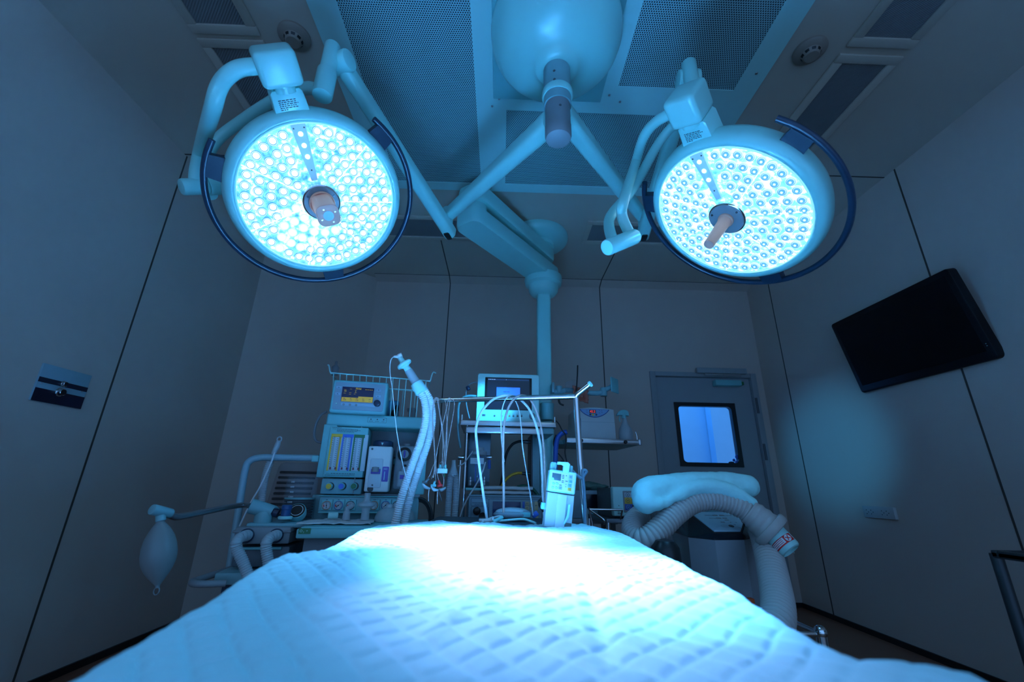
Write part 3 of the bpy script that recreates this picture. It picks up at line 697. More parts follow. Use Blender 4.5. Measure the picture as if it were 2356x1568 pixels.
# gauges
gp = face_obj('gauge_panel', LGREY, (736, 1141), (938, 1178), -.075, .05, t, .006)
F.rect(b := F.mb(), (733, 1138.5), (944, 1144), -.085, .0, .003); b.build('gauge_rail', OFFW, t)
F.rect(b := F.mb(), (731, 1176), (944, 1181), -.085, .0, .003); b.build('gauge_rail', OFFW, t)
RINGC = {'o': mat('orange_ring', (.6, .25, .12), .4), 'b': mat('blue_ring', (.05, .12, .4), .4), 'k': mat('teal_ring', (.03, .08, .08), .4)}
for px, c, lo, ang in ((751, 'o', 1, 95), (778.5, 'b', 1, 40), (806, 'k', 1, 105), (860.3, 'o', 0, 40), (887, 'b', 0, 42), (913, 'k', 0, 44)):
    q = F.mb(); F.rect(q, (px-10.5, 1148), (px+11, 1173), -.082, -.07, .002); gs = q.build('gauge', OFFW, gp)
    u, z = F.q(px, 1161.8, -.083)
    q = F.mb(); q.lathe([(.0205, 0), (.0205, .004), (.0185, .005), (.0178, .003)], (u, -.082, z), (0, -1, 0), 32, False); q.build('bezel', RINGC[c], gs)
    q = F.mb(); q.use(mat('gauge_face', (.75, .78, .8), .4)).lathe([(.018, .002), (.001, .002)], (u, -.082, z), (0, -1, 0), 32); q.use(PAPER)
    for i in range(9):
        a = math.radians(225-270*i/8); e = V((math.cos(a), 0, math.sin(a))); f_ = V((-math.sin(a), 0, math.cos(a)))
        q.rings([[V((u, -.0846, z))+e*r+f_*s_ for s_ in (-.0006, .0006)]+[V((u, -.0842, z))+e*r+f_*s_ for s_ in (.0006, -.0006)] for r in (.0125, .016)])
    F.dashes(q, u-.005, u+.005, z+.0275, z+.0235, 1, -.0825)
    if lo: q.use(RED); q.rings([[V((u, -.0846, z))+V((math.cos(a), 0, math.sin(a)))*r for r in (.009, .0145)]+[V((u, -.0842, z))+V((math.cos(a), 0, math.sin(a)))*r for r in (.0145, .009)] for a in (math.radians(165+10*i) for i in range(6))])
    q.build('dial', None, gs)
    a = math.radians(ang); e = V((math.cos(a), 0, math.sin(a))); f_ = V((-math.sin(a), 0, math.cos(a))); o_ = V((u, -.0852, z))
    q = F.mb(); q.rings([[o_+e*r+f_*w_, o_+e*r-f_*w_, o_+e*r-f_*w_-V((0, .0008, 0)), o_+e*r+f_*w_-V((0, .0008, 0))] for r, w_ in ((-.011, .0018), (-.003, .0008), (.014, .0003))]); q.lathe([(.0028, 0), (.0028, .0012), (.0005, .0014)], o_, (0, -1, 0), 12); q.build('needle', BLACK, gs)
# display
mo = face_obj('display_case', OFFW, (768, 872), (885.5, 954.5), -.09, .08, t, .01, 3)
bz = F.mb(); u0_, z1_ = F.q(773, 877.5, -.091); u1_, z0_ = F.q(880.5, 946.5, -.091); bz.prism(rrect(u0_, u1_, z0_, z1_, .008), Matrix.Translation((0, -.0885, 0)) @ FX, .0035, .001); bez = bz.build('bezel', mat('bezel_grey', (.28, .38, .45), .4), mo)
u0_, z1_ = F.q(788.5, 888.3, -.094); u1_, z0_ = F.q(857, 926.5, -.094)
q = F.mb(); q.box(u0_, u1_, -.0935, -.09, z0_, z1_, .001); q.build('display_screen', SCR_N, mo)
W_, H_ = u1_-u0_, z1_-z0_
q = F.mb(); q.use(SCR_Y); q.box(u0_+.003, u1_-.001, -.0941, -.0936, z0_+.001, z0_+H_*.29); q.box(u0_+W_*.53, u1_-.001, -.0941, -.0936, z0_+H_*.29, z0_+H_*.38)
tx = lambda s_, fx, fz, sz, al='CENTER': q.text(s_, sz, F.at(u0_+W_*fx, z0_+H_*fz, -.0938), .0004, al)
for fx, s_, sz in ((.1, '44', .012), (.43, '6', .010)): tx(s_, fx, .70, sz)
for fx, fz in ((.1, .80), (.28, .85), (.44, .78), (.1, .56), (.27, .60), (.27, .5), (.44, .62), (.42, .53)): F.dashes(q, u0_+W_*(fx-.04), u0_+W_*(fx+.04), z0_+H_*fz+.0015, z0_+H_*fz-.0015, 1, -.0938)
F.dashes(q, u0_+W_*.42, u0_+W_*.66, z0_+H_*.97, z0_+H_*.83, 2, -.0938, .5); F.dashes(q, u0_+W_*.72, u0_+W_*.97, z0_+H_*.89, z0_+H_*.83, 1, -.0938, .5)
q.use(SCR_N)
for fx, s_ in ((.11, '100'), (.31, '10'), (.50, '1:2'), (.70, '30'), (.90, '---')): q.text(s_, .011, F.at(u0_+W_*fx, z0_+H_*.12, -.0943)); F.dashes(q, u0_+W_*(fx-.03), u0_+W_*(fx+.03), z0_+H_*.25, z0_+H_*.2, 1, -.0943)
q.build('display_graphics', None, mo)
q = F.mb(); u0s, z1s = F.q(784.5, 925.5, -.0925); u1s, z0s = F.q(863, 936.5, -.0925); q.prism(rrect(u0s, u1s, z0s, z1s, .004), Matrix.Translation((0, -.0915, 0)) @ FX, .0015, .0005); q.build('key_strip', mat('key_blue', (.35, .5, .6), .4), mo)
for px in (790.5, 805, 819.3):
    q = F.mb(); F.disc(q, px, 929.8+(px-790)*.05, .006, -.095, -.092, 18); q.build('soft_key', GREY, mo)
for px, py in ((779.8, 890.8), (777.2, 905.3), (871.6, 897.3), (870, 911.5)):
    q = F.mb(); q.use(mat('key_blue', (.35, .5, .6), .4)); F.rect(q, (px-5.5, py-3.2), (px+5.5, py+3.2), -.094, -.091, .001); q.use(PAPER); u, z = F.q(px, py, -.0945); F.dashes(q, u-.004, u+.004, z+.003, z-.003, 2, -.0945); q.build('key', None, mo)
q = F.mb(); u, z = F.q(867.8, 927.8, -.093); q.lathe([(.0175, 0), (.0165, .016), (.014, .018), (.001, .0185)], (u, -.091, z), (0, -1, 0), 28); q.build('dial_knob', NAVY, mo)
q = F.mb(); F.disc(q, 773.6, 927, .0015, -.0935, -.09, 10); q.build('power_led', GLED, mo)
# wire basket on top
wb = F.mb(); r_ = .0028; vb = -.02
zb = F.q(870, 955, vb)[1]; A = [F.w(757, 841, vb), F.w(760.5, 857, vb), F.w(990, 876, vb), F.w(996, 857, vb)]
wb.tube([A[0]-V((.008, 0, -.004)), A[0], A[1], A[1]+V((.015, 0, -.001))], .0038, n=8, res=5); wb.tube([A[1], A[2]], .0038, n=8); wb.tube([A[2]-V((.01, 0, 0)), A[2], A[3], A[3]+V((.018, 0, 0))], .0038, n=8, res=5)
n_ = 15
for k in range(n_):
    px = 766+k*15.2; p_ = F.w(px+1.5, 858+(px-760)*.083, vb); q_ = F.w(px-3-(px-766)*.02, 955+(px-760)*.04, vb); wb.tube([p_, V((q_.x, vb, zb))], r_, n=6, res=2)
for py in (892,):
    wb.tube([F.w(893, py+2, vb), F.w(986, py+6, vb)], r_, n=6, res=2)
bk = [A[1]+V((.01, .26, -.01)), A[2]+V((-.01, .26, -.01))]
wb.tube(bk, .0038, n=8, res=2); wb.tube([A[1], bk[0]], .0038, n=8, res=2); wb.tube([A[2], bk[1]], .0038, n=8, res=2)
for k in range(8):
    f_ = k/7; p_ = bk[0].lerp(bk[1], f_); wb.tube([p_, V((p_.x, p_.y, zb))], r_, n=6, res=2)
wb.build('wire_basket', WHITE, t)
# things in the basket
q = F.mb(); u, z = F.q(904, 930, .08); q.box(u-.035, u+.035, .06, .12, zb, zb+.10, .01); o = q.build('supply_box', mat('box_blue', (.05, .22, .35), .5)); tag(o, 'blue box standing in the wire basket of the anaesthesia machine', 'box')
q = F.mb(); u, z = F.q(908, 945, .03); q.ell((u, .03, zb+.022), (.018, .03, .022)).ell((u+.01, .03, zb+.05), (.012, .014, .022)); o = q.build('rubber_bulb', BLACK); tag(o, 'small black rubber bulb in the front of the wire basket', 'bulb')
q = F.mb(); u, z = F.q(948, 945, .08); q.lathe([(.02, 0), (.02, .04), (.028, .045), (.028, .06), (.015, .065), (.001, .066)], (u, .08, zb), n=20); o = q.build('jar', SMOKE); tag(o, 'small dark jar with a wide lid in the right end of the wire basket', 'jar')
q = F.mb(); u, z = F.q(771, 853, .0); q.lathe([(.016, -.03), (.018, .0), (.02, .016), (.013, .024), (.008, .03), (.007, .05), (.001, .052)], (u, .0, z+.005), n=20); o = q.build('glass_bottle', SMOKE); tag(o, 'little clear bottle hooked on the left end of the wire basket', 'bottle')
# desk with O2 sign
zd = F.q(683, 1211, -.40)[1]; ul = F.q(683, 1213, -.42)[0]; ur = F.q(985, 1213, 0)[0]
q = F.mb(); q.box(ul, ur, -.42, .02, zd-.042, zd-.006, .006); q.box(ul+.01, ur, -.40, .02, zd-.012, zd, .005); q.build('desk_top', OFFW, t)
q = F.mb(); q.use(GREEN); F.rect(q, (688, 1214.5), (713.5, 1227.5), -.4225, -.419); u, z = F.q(700, 1221, -.423); q.use(WHITE); q.text('O', .014, F.at(u-.012, z, -.4225)); q.text('2', .008, F.at(u-.002, z-.004, -.4225)); q.text('+', .013, F.at(u+.010, z, -.4225)); q.build('oxygen_sign', None, t)
q = F.mb(); q.box(ul+.02, ur-.02, -.36, .0, zd-.22, zd-.042, .004); q.build('drawer', mat('drawer_grey', (.18, .2, .22), .5), t)
q = F.mb(); q.box(ul+.01, ur-.01, -.34, .38, .12, zd-.22, .004); q.build('cabinet', GREY, t)
q = F.mb(); q.box(ul-.16, ur, -.36, .38, .07, .13, .02); q.build('base', GREY, t)
for u_, v_ in ((ul-.10, -.30), (ur-.05, -.30), (ul-.10, .32), (ur-.05, .32)):
    q = F.mb(); q.cyl((u_-.015, v_, .04), (u_+.015, v_, .04), .04, n=20); q.build('caster', BLACK, t)
# left side: rails, deck, louvred panel
q = F.mb(); vr = -.02
q.tube([F.w(733, 1053, vr), F.w(640, 1052, vr), F.w(600, 1052, vr), F.w(575, 1060, vr), F.w(563, 1085, vr), F.w(548, 1180, vr), F.w(530, 1295, vr), F.w(518, 1375, vr)], .0165, n=16, res=8); q.build('rail', mat('rail_paint', (.3, .45, .5), .3), t)
face_obj('rail_clamp', OFFW, (718, 1047), (732, 1062), -.04, .01, t, .003)
q = F.mb(); gx0, gz1 = F.q(640, 1062, .12); gx1, gz0 = F.q(735, 1195, .12); gx1 = F.q(745, 1100, .12)[0]
q.prism([(gx0-.03, gz0), (gx1, gz0), (gx1, gz1), (gx0+.035, gz1), (gx0+.012, gz1-.01), (gx0+.004, gz1-.03)], Matrix.Translation((0, .20, 0)) @ FX, .08, .006)
lp = q.build('louvred_panel', GRILLE, t)
for k in range(9):
    z = gz1-.045-k*.026; q = F.mb(); q.prism([(0, 0), (.012, -.004), (.012, -.009), (0, -.012)], Matrix(((0, 0, 1, gx0+.02-k*.003), (-1, 0, 0, .121), (0, 1, 0, z), (0, 0, 0, 1))), gx1-gx0-.06); q.build('louvre', mat('louvre_shade', (.05, .04, .04), .6), lp)  # dark colour stands in for the shade in the louvre slots
zk = F.q(650, 1200, -.2)[1]; dk0 = F.q(590, 1200, -.2)[0]
q = F.mb(); q.box(dk0-.02, ul+.02, -.26, .10, zk-.02, zk, .008); q.build('absorber_deck', LGREY, t)
ax0, az1 = F.q(541, 1212, -.30); ax1, az0 = F.q(664, 1251, -.30)
q = F.mb(); q.box(ax0, ax1, -.30, .02, az0, az1, .008); q.box(ax0-.006, ax0+.03, -.305, -.2, az1-.022, az1-.012, .003); q.box(ax1-.03, ax1+.002, -.305, -.2, az1-.022, az1-.012, .003); ab = q.build('absorber_block', GREY, t)
q = F.mb(); bx0, bz1 = F.q(541, 1254, -.28); bx1, bz0 = F.q(660, 1303, -.28); q.box(bx0-.003, bx1, -.28, .0, bz0, bz1-.004, .01); q.build('canister', mat('canister_grey', (.12, .14, .16), .35), t)
q = F.mb(); q.box(bx0+.005, bx1-.03, -.295, -.27, bz1-.016, bz1-.006, .003); q.build('latch', OFFW, t)
q = F.mb(); q.box(bx0-.035, bx1-.02, -.33, -.05, bz0-.055, bz0-.01, .008); q.box(F.q(562, 1318, -.332)[0], F.q(573, 1318, -.332)[0], -.334, -.32, bz0-.04, bz0-.036); q.build('lower_bracket', LGREY, t)
q = F.mb(); q.box(bx0-.02, bx0+.18, -.28, .1, .12, bz0-.05, .01); q.build('lower_housing', NAVY, t)
for px in (584, 650):
    q = F.mb(); u, z = F.q(px, 1205, -.22); q.lathe([(.022, 0), (.022, .008), (.017, .012), (.001, .014)], (u, -.22, az1), n=24); q.use(DGREY); q.build('valve_dome', mat('valve_glass', (.3, .22, .18), .15), t)
for px, pts, in ((567, ((566, 1231), (553, 1236), (544, 1246), (545, 1262), (556, 1285), (567, 1312), (574, 1330))), (635, ((634, 1231), (622, 1236), (613, 1248), (613, 1265), (617, 1290), (620, 1315)))):
    u, z = F.q(px, 1232, -.305); q = F.mb(); q.lathe([(.028, 0), (.028, .012), (.024, .016), (.018, .016)], (u, -.298, z), (0, -1, 0), 28); q.build('hose_port', NAVY, ab)
    q = F.mb(); PT = [V((u+.002, -.30, z))]+[F.w(x, y, -.35-.02*min(i, 2)) for i, (x, y) in enumerate(pts)]; q.hose(PT, .0195, .0085, .07, 18); o = q.build('breathing_hose', CLEARH)
    tag(o, 'short translucent ribbed hose plugged into the %s port of the grey absorber block' % ('left' if px < 600 else 'right'), 'hose', 'hoses on the absorber block')
# bellows
u, z = F.q(682, 1192, -.04); zt = F.q(690, 1094, -.04)[1]
q = F.mb(); q.lathe([(.001, zt-z-.002), (.060, zt-z-.002), (.068, zt-z-.01), (.071, zt-z-.04), (.074, .01), (.078, .0)], (u, -.04, z), n=40); bl = q.build('bellows_dome', CLEAR, t)
q = F.mb(); pr = []; zz = .003
for k in range(7): pr += [(.066, zz), (.066, zz+.004), (.055, zz+.008), (.055, zz+.009)]; zz += .012
q.use(RUBB).lathe(pr+[(.001, zz)], (u, -.04, z), n=36); q.use(OFFW).lathe([(.067, zz), (.067, zz+.006), (.001, zz+.006)], (u, -.04, z), n=36); q.build('bellows', None, bl)
q = F.mb(); q.use(SCR_T)
for px, py, s_ in ((674, 1108, '300'), (672.5, 1119.5, '600'), (671, 1131.5, '900'), (668.5, 1142.5, '1200'), (666.5, 1154.5, '1500'), (665, 1163.5, 'Approx')):
    q.text(s_, .011 if s_ != 'Approx' else .008, F.face(px, py, -.118))
q.mats = [mat('scale_white', (.75, .78, .8), .5)]; q.build('volume_scale', None, bl)
# pressure gauge and relief valve
q = F.mb(); u, z = F.q(684, 1178, -.18); gx = Matrix.Translation((u, -.18, z)) @ Matrix.Rotation(math.radians(-35), 4, 'X')
q.lathe([(.036, .018), (.038, 0), (.036, -.014), (.032, -.016)], (0, 0, 0), (0, 1, 0), 32); g2 = None
for v_ in q.b.verts: v_.co = F.M @ gx @ F.M.inverted() @ v_.co
g2 = q.build('pressure_gauge', OFFW, t)
q = MB(F.M @ gx); q.use(BLACK).lathe([(.0335, -.0155), (.0325, -.017), (.001, -.017)], (0, 0, 0), (0, 1, 0), 32); q.use(mat('scale_white', (.75, .78, .8), .5)).lathe([(.026, -.0171), (.0235, -.0176)], (0, 0, 0), (0, 1, 0), 32, False); q.build('gauge_dial', None, g2)
q = F.mb(); u, z = F.q(656, 1191, -.24); q.lathe([(.028, -.004), (.030, .004), (.026, .008)], (u, -.24, z), n=28); q.build('valve_seat', WHITE, t)
q = F.mb(); q.lathe([(.0195, .008), (.0195, .034), (.0215, .036), (.0215, .05), (.019, .053), (.001, .054)], (u, -.24, z), n=28); q.build('relief_valve', mat('valve_blue', (.02, .08, .22), .3), t)
# bag arm
q = F.mb(); u, z = F.q(604, 1201, -.22); q.cyl((u, -.22, zk-.01), (u, -.22, zk+.045), .036, n=32, bev=.003); q.build('arm_base', LGREY, t)
A0, A1 = F.w(623, 1176, -.22), F.w(576, 1163, -.24)
q = F.mb(); q.tube([A0+V((.01, 0, -.004)), A0, A1], [.027, .028, .031], n=24, res=3); q.build('arm_elbow', LGREY, t)
q = F.mb(); q.cyl(A0+V((.005, 0, 0)), A0+V((.032, 0, -.008)), .018, n=20); q.build('arm_lock', NAVY, t)
q = MB(); a1w = F.M @ A1; q.tube([a1w, P(560, 1161.5, y=2.03), P(535, 1164, y=1.96), P(480, 1175, y=1.78), P(430, 1185, y=1.62), P(405, 1188, y=1.55), P(388, 1182, y=1.50)], .0112, n=16, res=8); q.build('bag_arm', STEEL, t)
q = MB(); q.cyl(P(394, 1181, y=1.505), P(349, 1171, y=1.445), .0145, .016, n=24, bev=.003); h0 = P(369, 1178, y=1.475); q.cyl(h0, P(370, 1198, y=1.475), .0135, n=20); q.build('bag_fitting', LGREY, t)
h1 = P(369, 1198, y=1.475); bt = P(362, 1352, y=1.475)
q = MB(); ax = (bt-h1); Lb = ax.length
q.lathe([(.011, -.012), (.0115, .004)]+[(r*.72, h*Lb) for r, h in ((.026, .07), (.036, .13), (.051, .24), (.0605, .37), (.064, .5), (.061, .62), (.050, .73), (.036, .82), (.021, .9), (.011, .95), (.008, .97), (.008, 1))], h1, ax, n=40); q.tube([bt+V((.008*math.cos(k*PI/6), 0, -.008+.010*math.sin(k*PI/6))) for k in range(12)], .0018, n=8, res=3, closed=True)
tag(q.build('breathing_bag', BAGM), 'grey rubber breathing bag hanging from the bent arm at the left', 'breathing bag')
# foot rail
q = MB(); q.tube([P(585, 1290, y=2.1), P(520, 1312, y=2.02), P(455, 1333, y=1.92), P(442, 1338, y=1.88), P(447, 1342, y=1.84), P(470, 1343, y=1.83), P(520, 1341, y=1.86)], .0125, n=14, res=8); q.build('push_handle', GREY, t)
# vaporizers
q = F.mb(); x0_, x1_, z0_, z1_ = F.rect(q, (849, 1025), (892.5, 1131.5), -.13, .05, .008, 3); o = thing('vaporizer', 'white upright vaporizer with purple filling label in the machine bay', 'vaporizer', F.M @ V(((x0_+x1_)/2, -.04, z0_)), F.a, 'vaporizers in the machine bay'); q.build('body', mat('vapor_white', (.72, .73, .73), .35), o)
uc = (x0_+x1_)/2; q = F.mb(); q.lathe([(.05, -.005), (.052, .004), (.05, .028), (.044, .034), (.001, .036)], (uc+.002, -.04, z1_), n=40); q.build('dial', NAVY, o)
q = F.mb(); q.prism([(-.006, .005), (.006, .005), (.0, -.008)], F.at(uc+.002, z1_+.016, -.091), .003); q.build('pointer', WHITE, o)
q = F.mb(); q.prism(rrect(x0_+.016, x1_-.038, z0_+.02, z0_+.155, .006), Matrix.Translation((0, -.1285, 0)) @ FX, .006, .002); q.build('filler_housing', mat('vapor_white2', (.55, .6, .64), .35), o)
q = F.mb(); q.box(x0_+.024, x1_-.046, -.139, -.13, z0_+.083, z0_+.106, .002); q.build('filler_band', PURP, o)
q = F.mb(); q.lathe([(.017, 0), (.016, .022), (.001, .024)], ((x0_+x1_)/2-.012, -.15, z0_+.092), n=24); q.build('filler_cap', GREY, o)
q = F.mb(); q.use(PURP); q.prism(rrect(x1_-.037, x1_-.007, z0_+.048, z0_+.118, .004), Matrix.Translation((0, -.1295, 0)) @ FX, .002, .0005); q.use(WHITE); q.text('ISO', .012, F.at(x1_-.0225, z0_+.107, -.1312)); q.box(x1_-.027, x1_-.0235, -.1325, -.131, z0_+.056, z0_+.095); q.build('filler_label', None, o)
for px, py, r_ in ((856.5, 1032, .005), (856.5, 1115.5, .005)):
    q = F.mb(); F.disc(q, px, py, r_, -.1345, -.129, 14); q.build('screw', DGREY, o)
q = F.mb(); q.lathe([(.014, 0), (.014, .003), (.001, .004)], (x0_+.03, -.13, z0_+.014), (0, -1, 0), 20); q.build('drain_plug', BLACK, o)
q = F.mb(); x0_, x1_, z0_, z1_ = F.rect(q, (912.5, 1024), (948, 1125), -.06, .06, .012, 3); o = thing('vaporizer', 'grey vaporizer with round black dial, behind the ribbed hose', 'vaporizer', F.M @ V(((x0_+x1_)/2, 0, z0_)), F.a, 'vaporizers in the machine bay'); q.lathe([(.018, 0), (.017, .014), (.001, .015)], ((x0_+x1_)/2, 0, z1_), n=20); q.build('body', GREY, o)
u, z = F.q(931, 1044.5, -.062); q = F.mb(); q.lathe([(.035, 0), (.035, .01), (.031, .013), (.024, .013)], (u, -.06, z), (0, -1, 0), 36, False); q.lathe([(.035, .0), (.035, .011), (.03, .013), (.001, .013)], (u, -.06, z), (0, -1, 0), 36); dl = q.build('dial', BLACK, o)
q = F.mb(); q.lathe([(.021, .012), (.02, .018), (.001, .019)], (u, -.06, z), (0, -1, 0), 28); q.build('dial_hub', GREY, dl)
q = F.mb(); q.use(PURP); q.ell((u, -.08, z+.001), (.0055, .004, .019), n=14); q.build('dial_grip', None, dl)
q = F.mb(); u2, z2 = F.q(928.5, 1096, -.075); q.box(u2-.031, u2+.03, -.085, -.055, z2-.052, z2+.028, .01, 3); q.lathe([(.017, .0), (.017, .012), (.014, .016), (.014, .022), (.001, .022)], (u2, -.066, z2+.026), n=20); fl = q.build('filler_block', mat('filler_grey', (.33, .37, .4), .4), o)
q = F.mb(); q.box(u2-.018, u2+.018, -.0865, -.084, z2-.012, z2+.008, .0005); q.use(PURP); q.build('filler_label', PURP, fl)
q = F.mb(); q.lathe([(.009, 0), (.008, .012), (.001, .012)], (u2, -.066, z2+.047), n=16); q.build('filler_cap', BLACK, fl)
# stray tubes and cables of the machine
MB().tube(TP([(752, 946), (738, 955), (727, 975), (723, 1000), (728, 1014), (740, 1018)], 2.33), .0065, n=10).build('power_cable', GREY, AM)
cl_ = MB()
for r_, o_ in ((.0, 0), (.012, .012), (.024, .02)):
    c0 = P(958, 1185, y=2.26); cl_.tube([c0+V((.075*math.sin(a)*(1-r_*8), .02+o_, .10*math.cos(a)*(1-r_*6)-.02)) for a in (k*PI/10 for k in range(11))], .006, n=10, res=3)
tag(cl_.build('coiled_hose', BLACK), 'black hose looped at the right side of the anaesthesia machine', 'hose')
# ribbed tube with end piece, leaning behind the bag arm
q = MB(); q.hose(TP([(603, 1200), (602, 1165), (604, 1130), (612, 1090), (622, 1060)], 2.22), .0165, .009, .06, 14); q.use(FROST); h_ = TP([(622, 1062), (630, 1042), (638, 1024), (641, 1013)], 2.22); q.tube(h_, [.013, .012, .014, .009], n=16, res=4); q.mats = [FROST]
q.tube([P(642, 1010, y=2.22)+V((.011*math.cos(k*PI/6), .003, .012*math.sin(k*PI/6))) for k in range(12)], .004, n=8, res=3, closed=True)
tag(q.build('suction_tube', FROST), 'faint translucent ribbed tube with a ring end, rising behind the bag arm', 'tube')
q = MB(); q.tube(TP([(551, 1210), (565, 1180), (580, 1150), (598, 1120), (612, 1090), (625, 1060), (632, 1040)], 2.17), .004, n=8); tag(q.build('thin_tube', SILC), 'thin clear tube running up beside the faint ribbed tube', 'tube')
# ---- things on the desk
zdz = zd
def on_desk(px, py, v): u, _ = F.q(px, py, v); return u
q = F.mb(); ul2 = on_desk(700, 1200, -.2); q.grid(lambda a, c: V((ul2+a*.30+.02*noise.noise(V((a*4, c*4, 0))), -.34+c*.24+.015*noise.noise(V((a*5, c*3, 4))), zdz+.004+.010*abs(noise.noise(V((a*6, c*6, 2)))))), 40, 20); o = q.build('paper_sheet', WCLOTH); so = o.modifiers.new('thick', 'SOLIDIFY'); so.thickness = .002; so.offset = 1; tag(o, 'crumpled white paper sheet lying on the desk of the anaesthesia machine', 'paper')
q = F.mb(); u = on_desk(763, 1200, -.2); q.cyl((u-.02, -.2, zdz+.03), (u+.022, -.19, zdz+.03), .014, n=20, bev=.003); tag(q.build('roll', WHITE), 'small white cap lying on the crumpled paper', 'cap')
q = F.mb(); u = on_desk(795, 1200, -.2); q.lathe([(.017, .012), (.015, .045), (.011, .05), (.011, .066), (.001, .066)], (u, -.2, zdz), n=20); q.cyl((u, -.2, zdz+.06), (u+.026, -.21, zdz+.078), .010, n=16); tag(q.build('elbow_connector', FROST), 'clear elbow connector standing on the crumpled paper', 'connector')
q = F.mb(); u = on_desk(839, 1195, -.2); q.lathe([(.019, .012), (.0175, .055), (.020, .062), (.038, .072), (.038, .082), (.02, .09), (.0145, .098), (.0135, .128), (.001, .128)], (u, -.2, zdz), n=32); tag(q.build('breathing_filter', FROST), 'white disc-shaped breathing filter standing upright on the desk', 'filter')
q = F.mb(); u = on_desk(893, 1200, -.16); q.lathe([(.062, .004), (.064, .02), (.055, .042), (.035, .058), (.016, .064), (.015, .078), (.011, .078)], (u, -.16, zdz), n=36, cap=False); o = q.build('face_mask', FROST); tag(o, 'clear dome-shaped face mask on the desk beside the ribbed hose', 'mask')
q = F.mb(); u = on_desk(925, 1200, -.08); q.lathe([(.06, .003), (.06, .018), (.05, .04), (.03, .054), (.014, .058), (.013, .07), (.01, .07)], (u, -.06, zdz), n=36, cap=False); tag(q.build('face_mask', FROST), 'clear face mask half hidden behind the ribbed hose', 'mask')
# ---- breathing circuit
t = thing('breathing_circuit', 'pair of white ribbed breathing hoses rising to a disc filter and elbow', 'breathing circuit', P(920, 1205, y=1.92))
MB().hose(TP([(908, 1208, 1.93), (925, 1140, 1.92), (946, 1075, 1.90), (969, 1010, 1.88), (980, 960, 1.87), (976, 920, 1.86), (962, 893, 1.85)]), .0165, .0085, .07, 18).build('hose', SILC, t)
MB().hose(TP([(928, 1208, 1.97), (944, 1140, 1.96), (965, 1075, 1.94), (986, 1010, 1.92), (994, 965, 1.91), (990, 925, 1.89), (972, 889, 1.86)]), .0165, .0085, .07, 18).build('hose', SILC, t)
c = [P(971, 903, y=1.855), P(957, 880, y=1.85), P(951, 871, y=1.85), P(940, 852, y=1.845), P(930.5, 838, y=1.84), P(921, 823, y=1.84)]
MB().cyl(c[0], c[1], .029, .027, n=28, bev=.004).build('y_piece', WHITE, t)
MB().cyl(c[1], c[3], .020, .018, n=24).build('clear_connector', FROST, t)
d_ = (c[4]-c[3]).normalized()
q = MB(); q.lathe([(.016, -.035), (.014, -.014), (.02, -.009), (.032, -.006), (.034, -.001), (.034, .004), (.031, .008), (.016, .012), (.0125, .016), (.0115, .036), (.001, .036)], c[4], d_, n=36); q.build('disc_filter', WHITE, t)
q = MB(); q.tube([c[5]-d_*.02, c[5], P(918, 819, y=1.835), P(925, 816, y=1.835)], .0105, n=16, res=5); q.cyl(P(919, 820, y=1.835), P(906, 820, y=1.83), .008, .0055, n=14); q.build('elbow', SILC, t)
MB().tube(TP([(906, 820), (900, 826), (897, 840), (898, 862), (903, 900), (908, 950), (914, 1000), (925, 1060), (938, 1110), (945, 1135)], 1.83), .002, n=8).build('sample_line', SILC, t)
# ================================================================== ceiling pendant with shelves
PXC, PYC = .32, 3.2
t = thing('ceiling_pendant', 'jointed ceiling pendant with two flat arms, column and steel shelves behind the table', 'ceiling pendant', (PXC, PYC, .62)); CP = t
MB().lathe([(.255, 0), (.262, -.02), (.258, -.05), (.235, -.072), (.165, -.08), (.16, -.084), (.001, -.086)], (.275, 3.2, H), n=64).build('ceiling_disc', LAMPW, t, 50)
MB().cyl((.285, 3.2, 2.88), (.285, 3.2, 2.93), .13, n=40).build('neck', LAMPW, t)
J = V((-.215, 2.5, 0))
def flat_arm(name, a, c, z0, z1, w_):
    a, c = V((a[0], a[1], 0)), V((c[0], c[1], 0)); d = (c-a).normalized(); n = V((-d.y, d.x, 0)); L_ = (c-a).length
    poly = rrect(-.11, L_+.11, -w_, w_, .06, 5)
    M_ = Matrix(((d.x, n.x, 0, a.x), (d.y, n.y, 0, a.y), (0, 0, 1, z0), (0, 0, 0, 1)))
    m = MB(M_); rows = []
    for z, k in ((0, .93), (.012, .985), (.03, 1), (z1-z0-.03, 1), (z1-z0-.008, .96), (z1-z0, .88)):
        cx = L_/2; rows.append([V((cx+(x-cx)*(1-(1-k)*.18), y*k, z)) for x, y in poly])
    m.rings(rows); return m.build(name, LAMPW, t, 30)
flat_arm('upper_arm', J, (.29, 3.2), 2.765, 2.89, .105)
MB().cyl((J.x, J.y, 2.69), (J.x, J.y, 2.775), .075, n=32).build('arm_joint', LAMPW, t)
flat_arm('lower_arm', J, (.325, 3.2), 2.575, 2.70, .105)
MB().lathe([(.155, 2.60), (.158, 2.565), (.15, 2.53), (.125, 2.515), (.122, 2.47), (.10, 2.44), (.06, 2.425), (.001, 2.425)], (PXC, PYC, 0), n=48).build('collar', LAMPW, t)
MB().box(PXC-.056, PXC+.056, PYC-.05, PYC+.05, 1.30, 2.44, .02, 3).build('column', LAMPW, t)
S = Fr(1060, 970, 2.70, 2)
lc = S.mb(); c0, _ = S.q(1243, 1080, .36); c1, _ = S.q(1277, 1080, .36); lc.box(c0, c1, .36, .56, .58, S.q(1250, 985, .36)[1], .012, 3)
for k in range(3): lc.box(c0+.02+k*.03, c0+.025+k*.03, .352, .365, .6, 1.25)
lc.build('lower_column', LAMPW, t)
pn = S.mb(); S.rect(pn, (1225, 996), (1242.5, 1142), .30, .55, .006); gpn = pn.build('outlet_panel', LGREY, t)
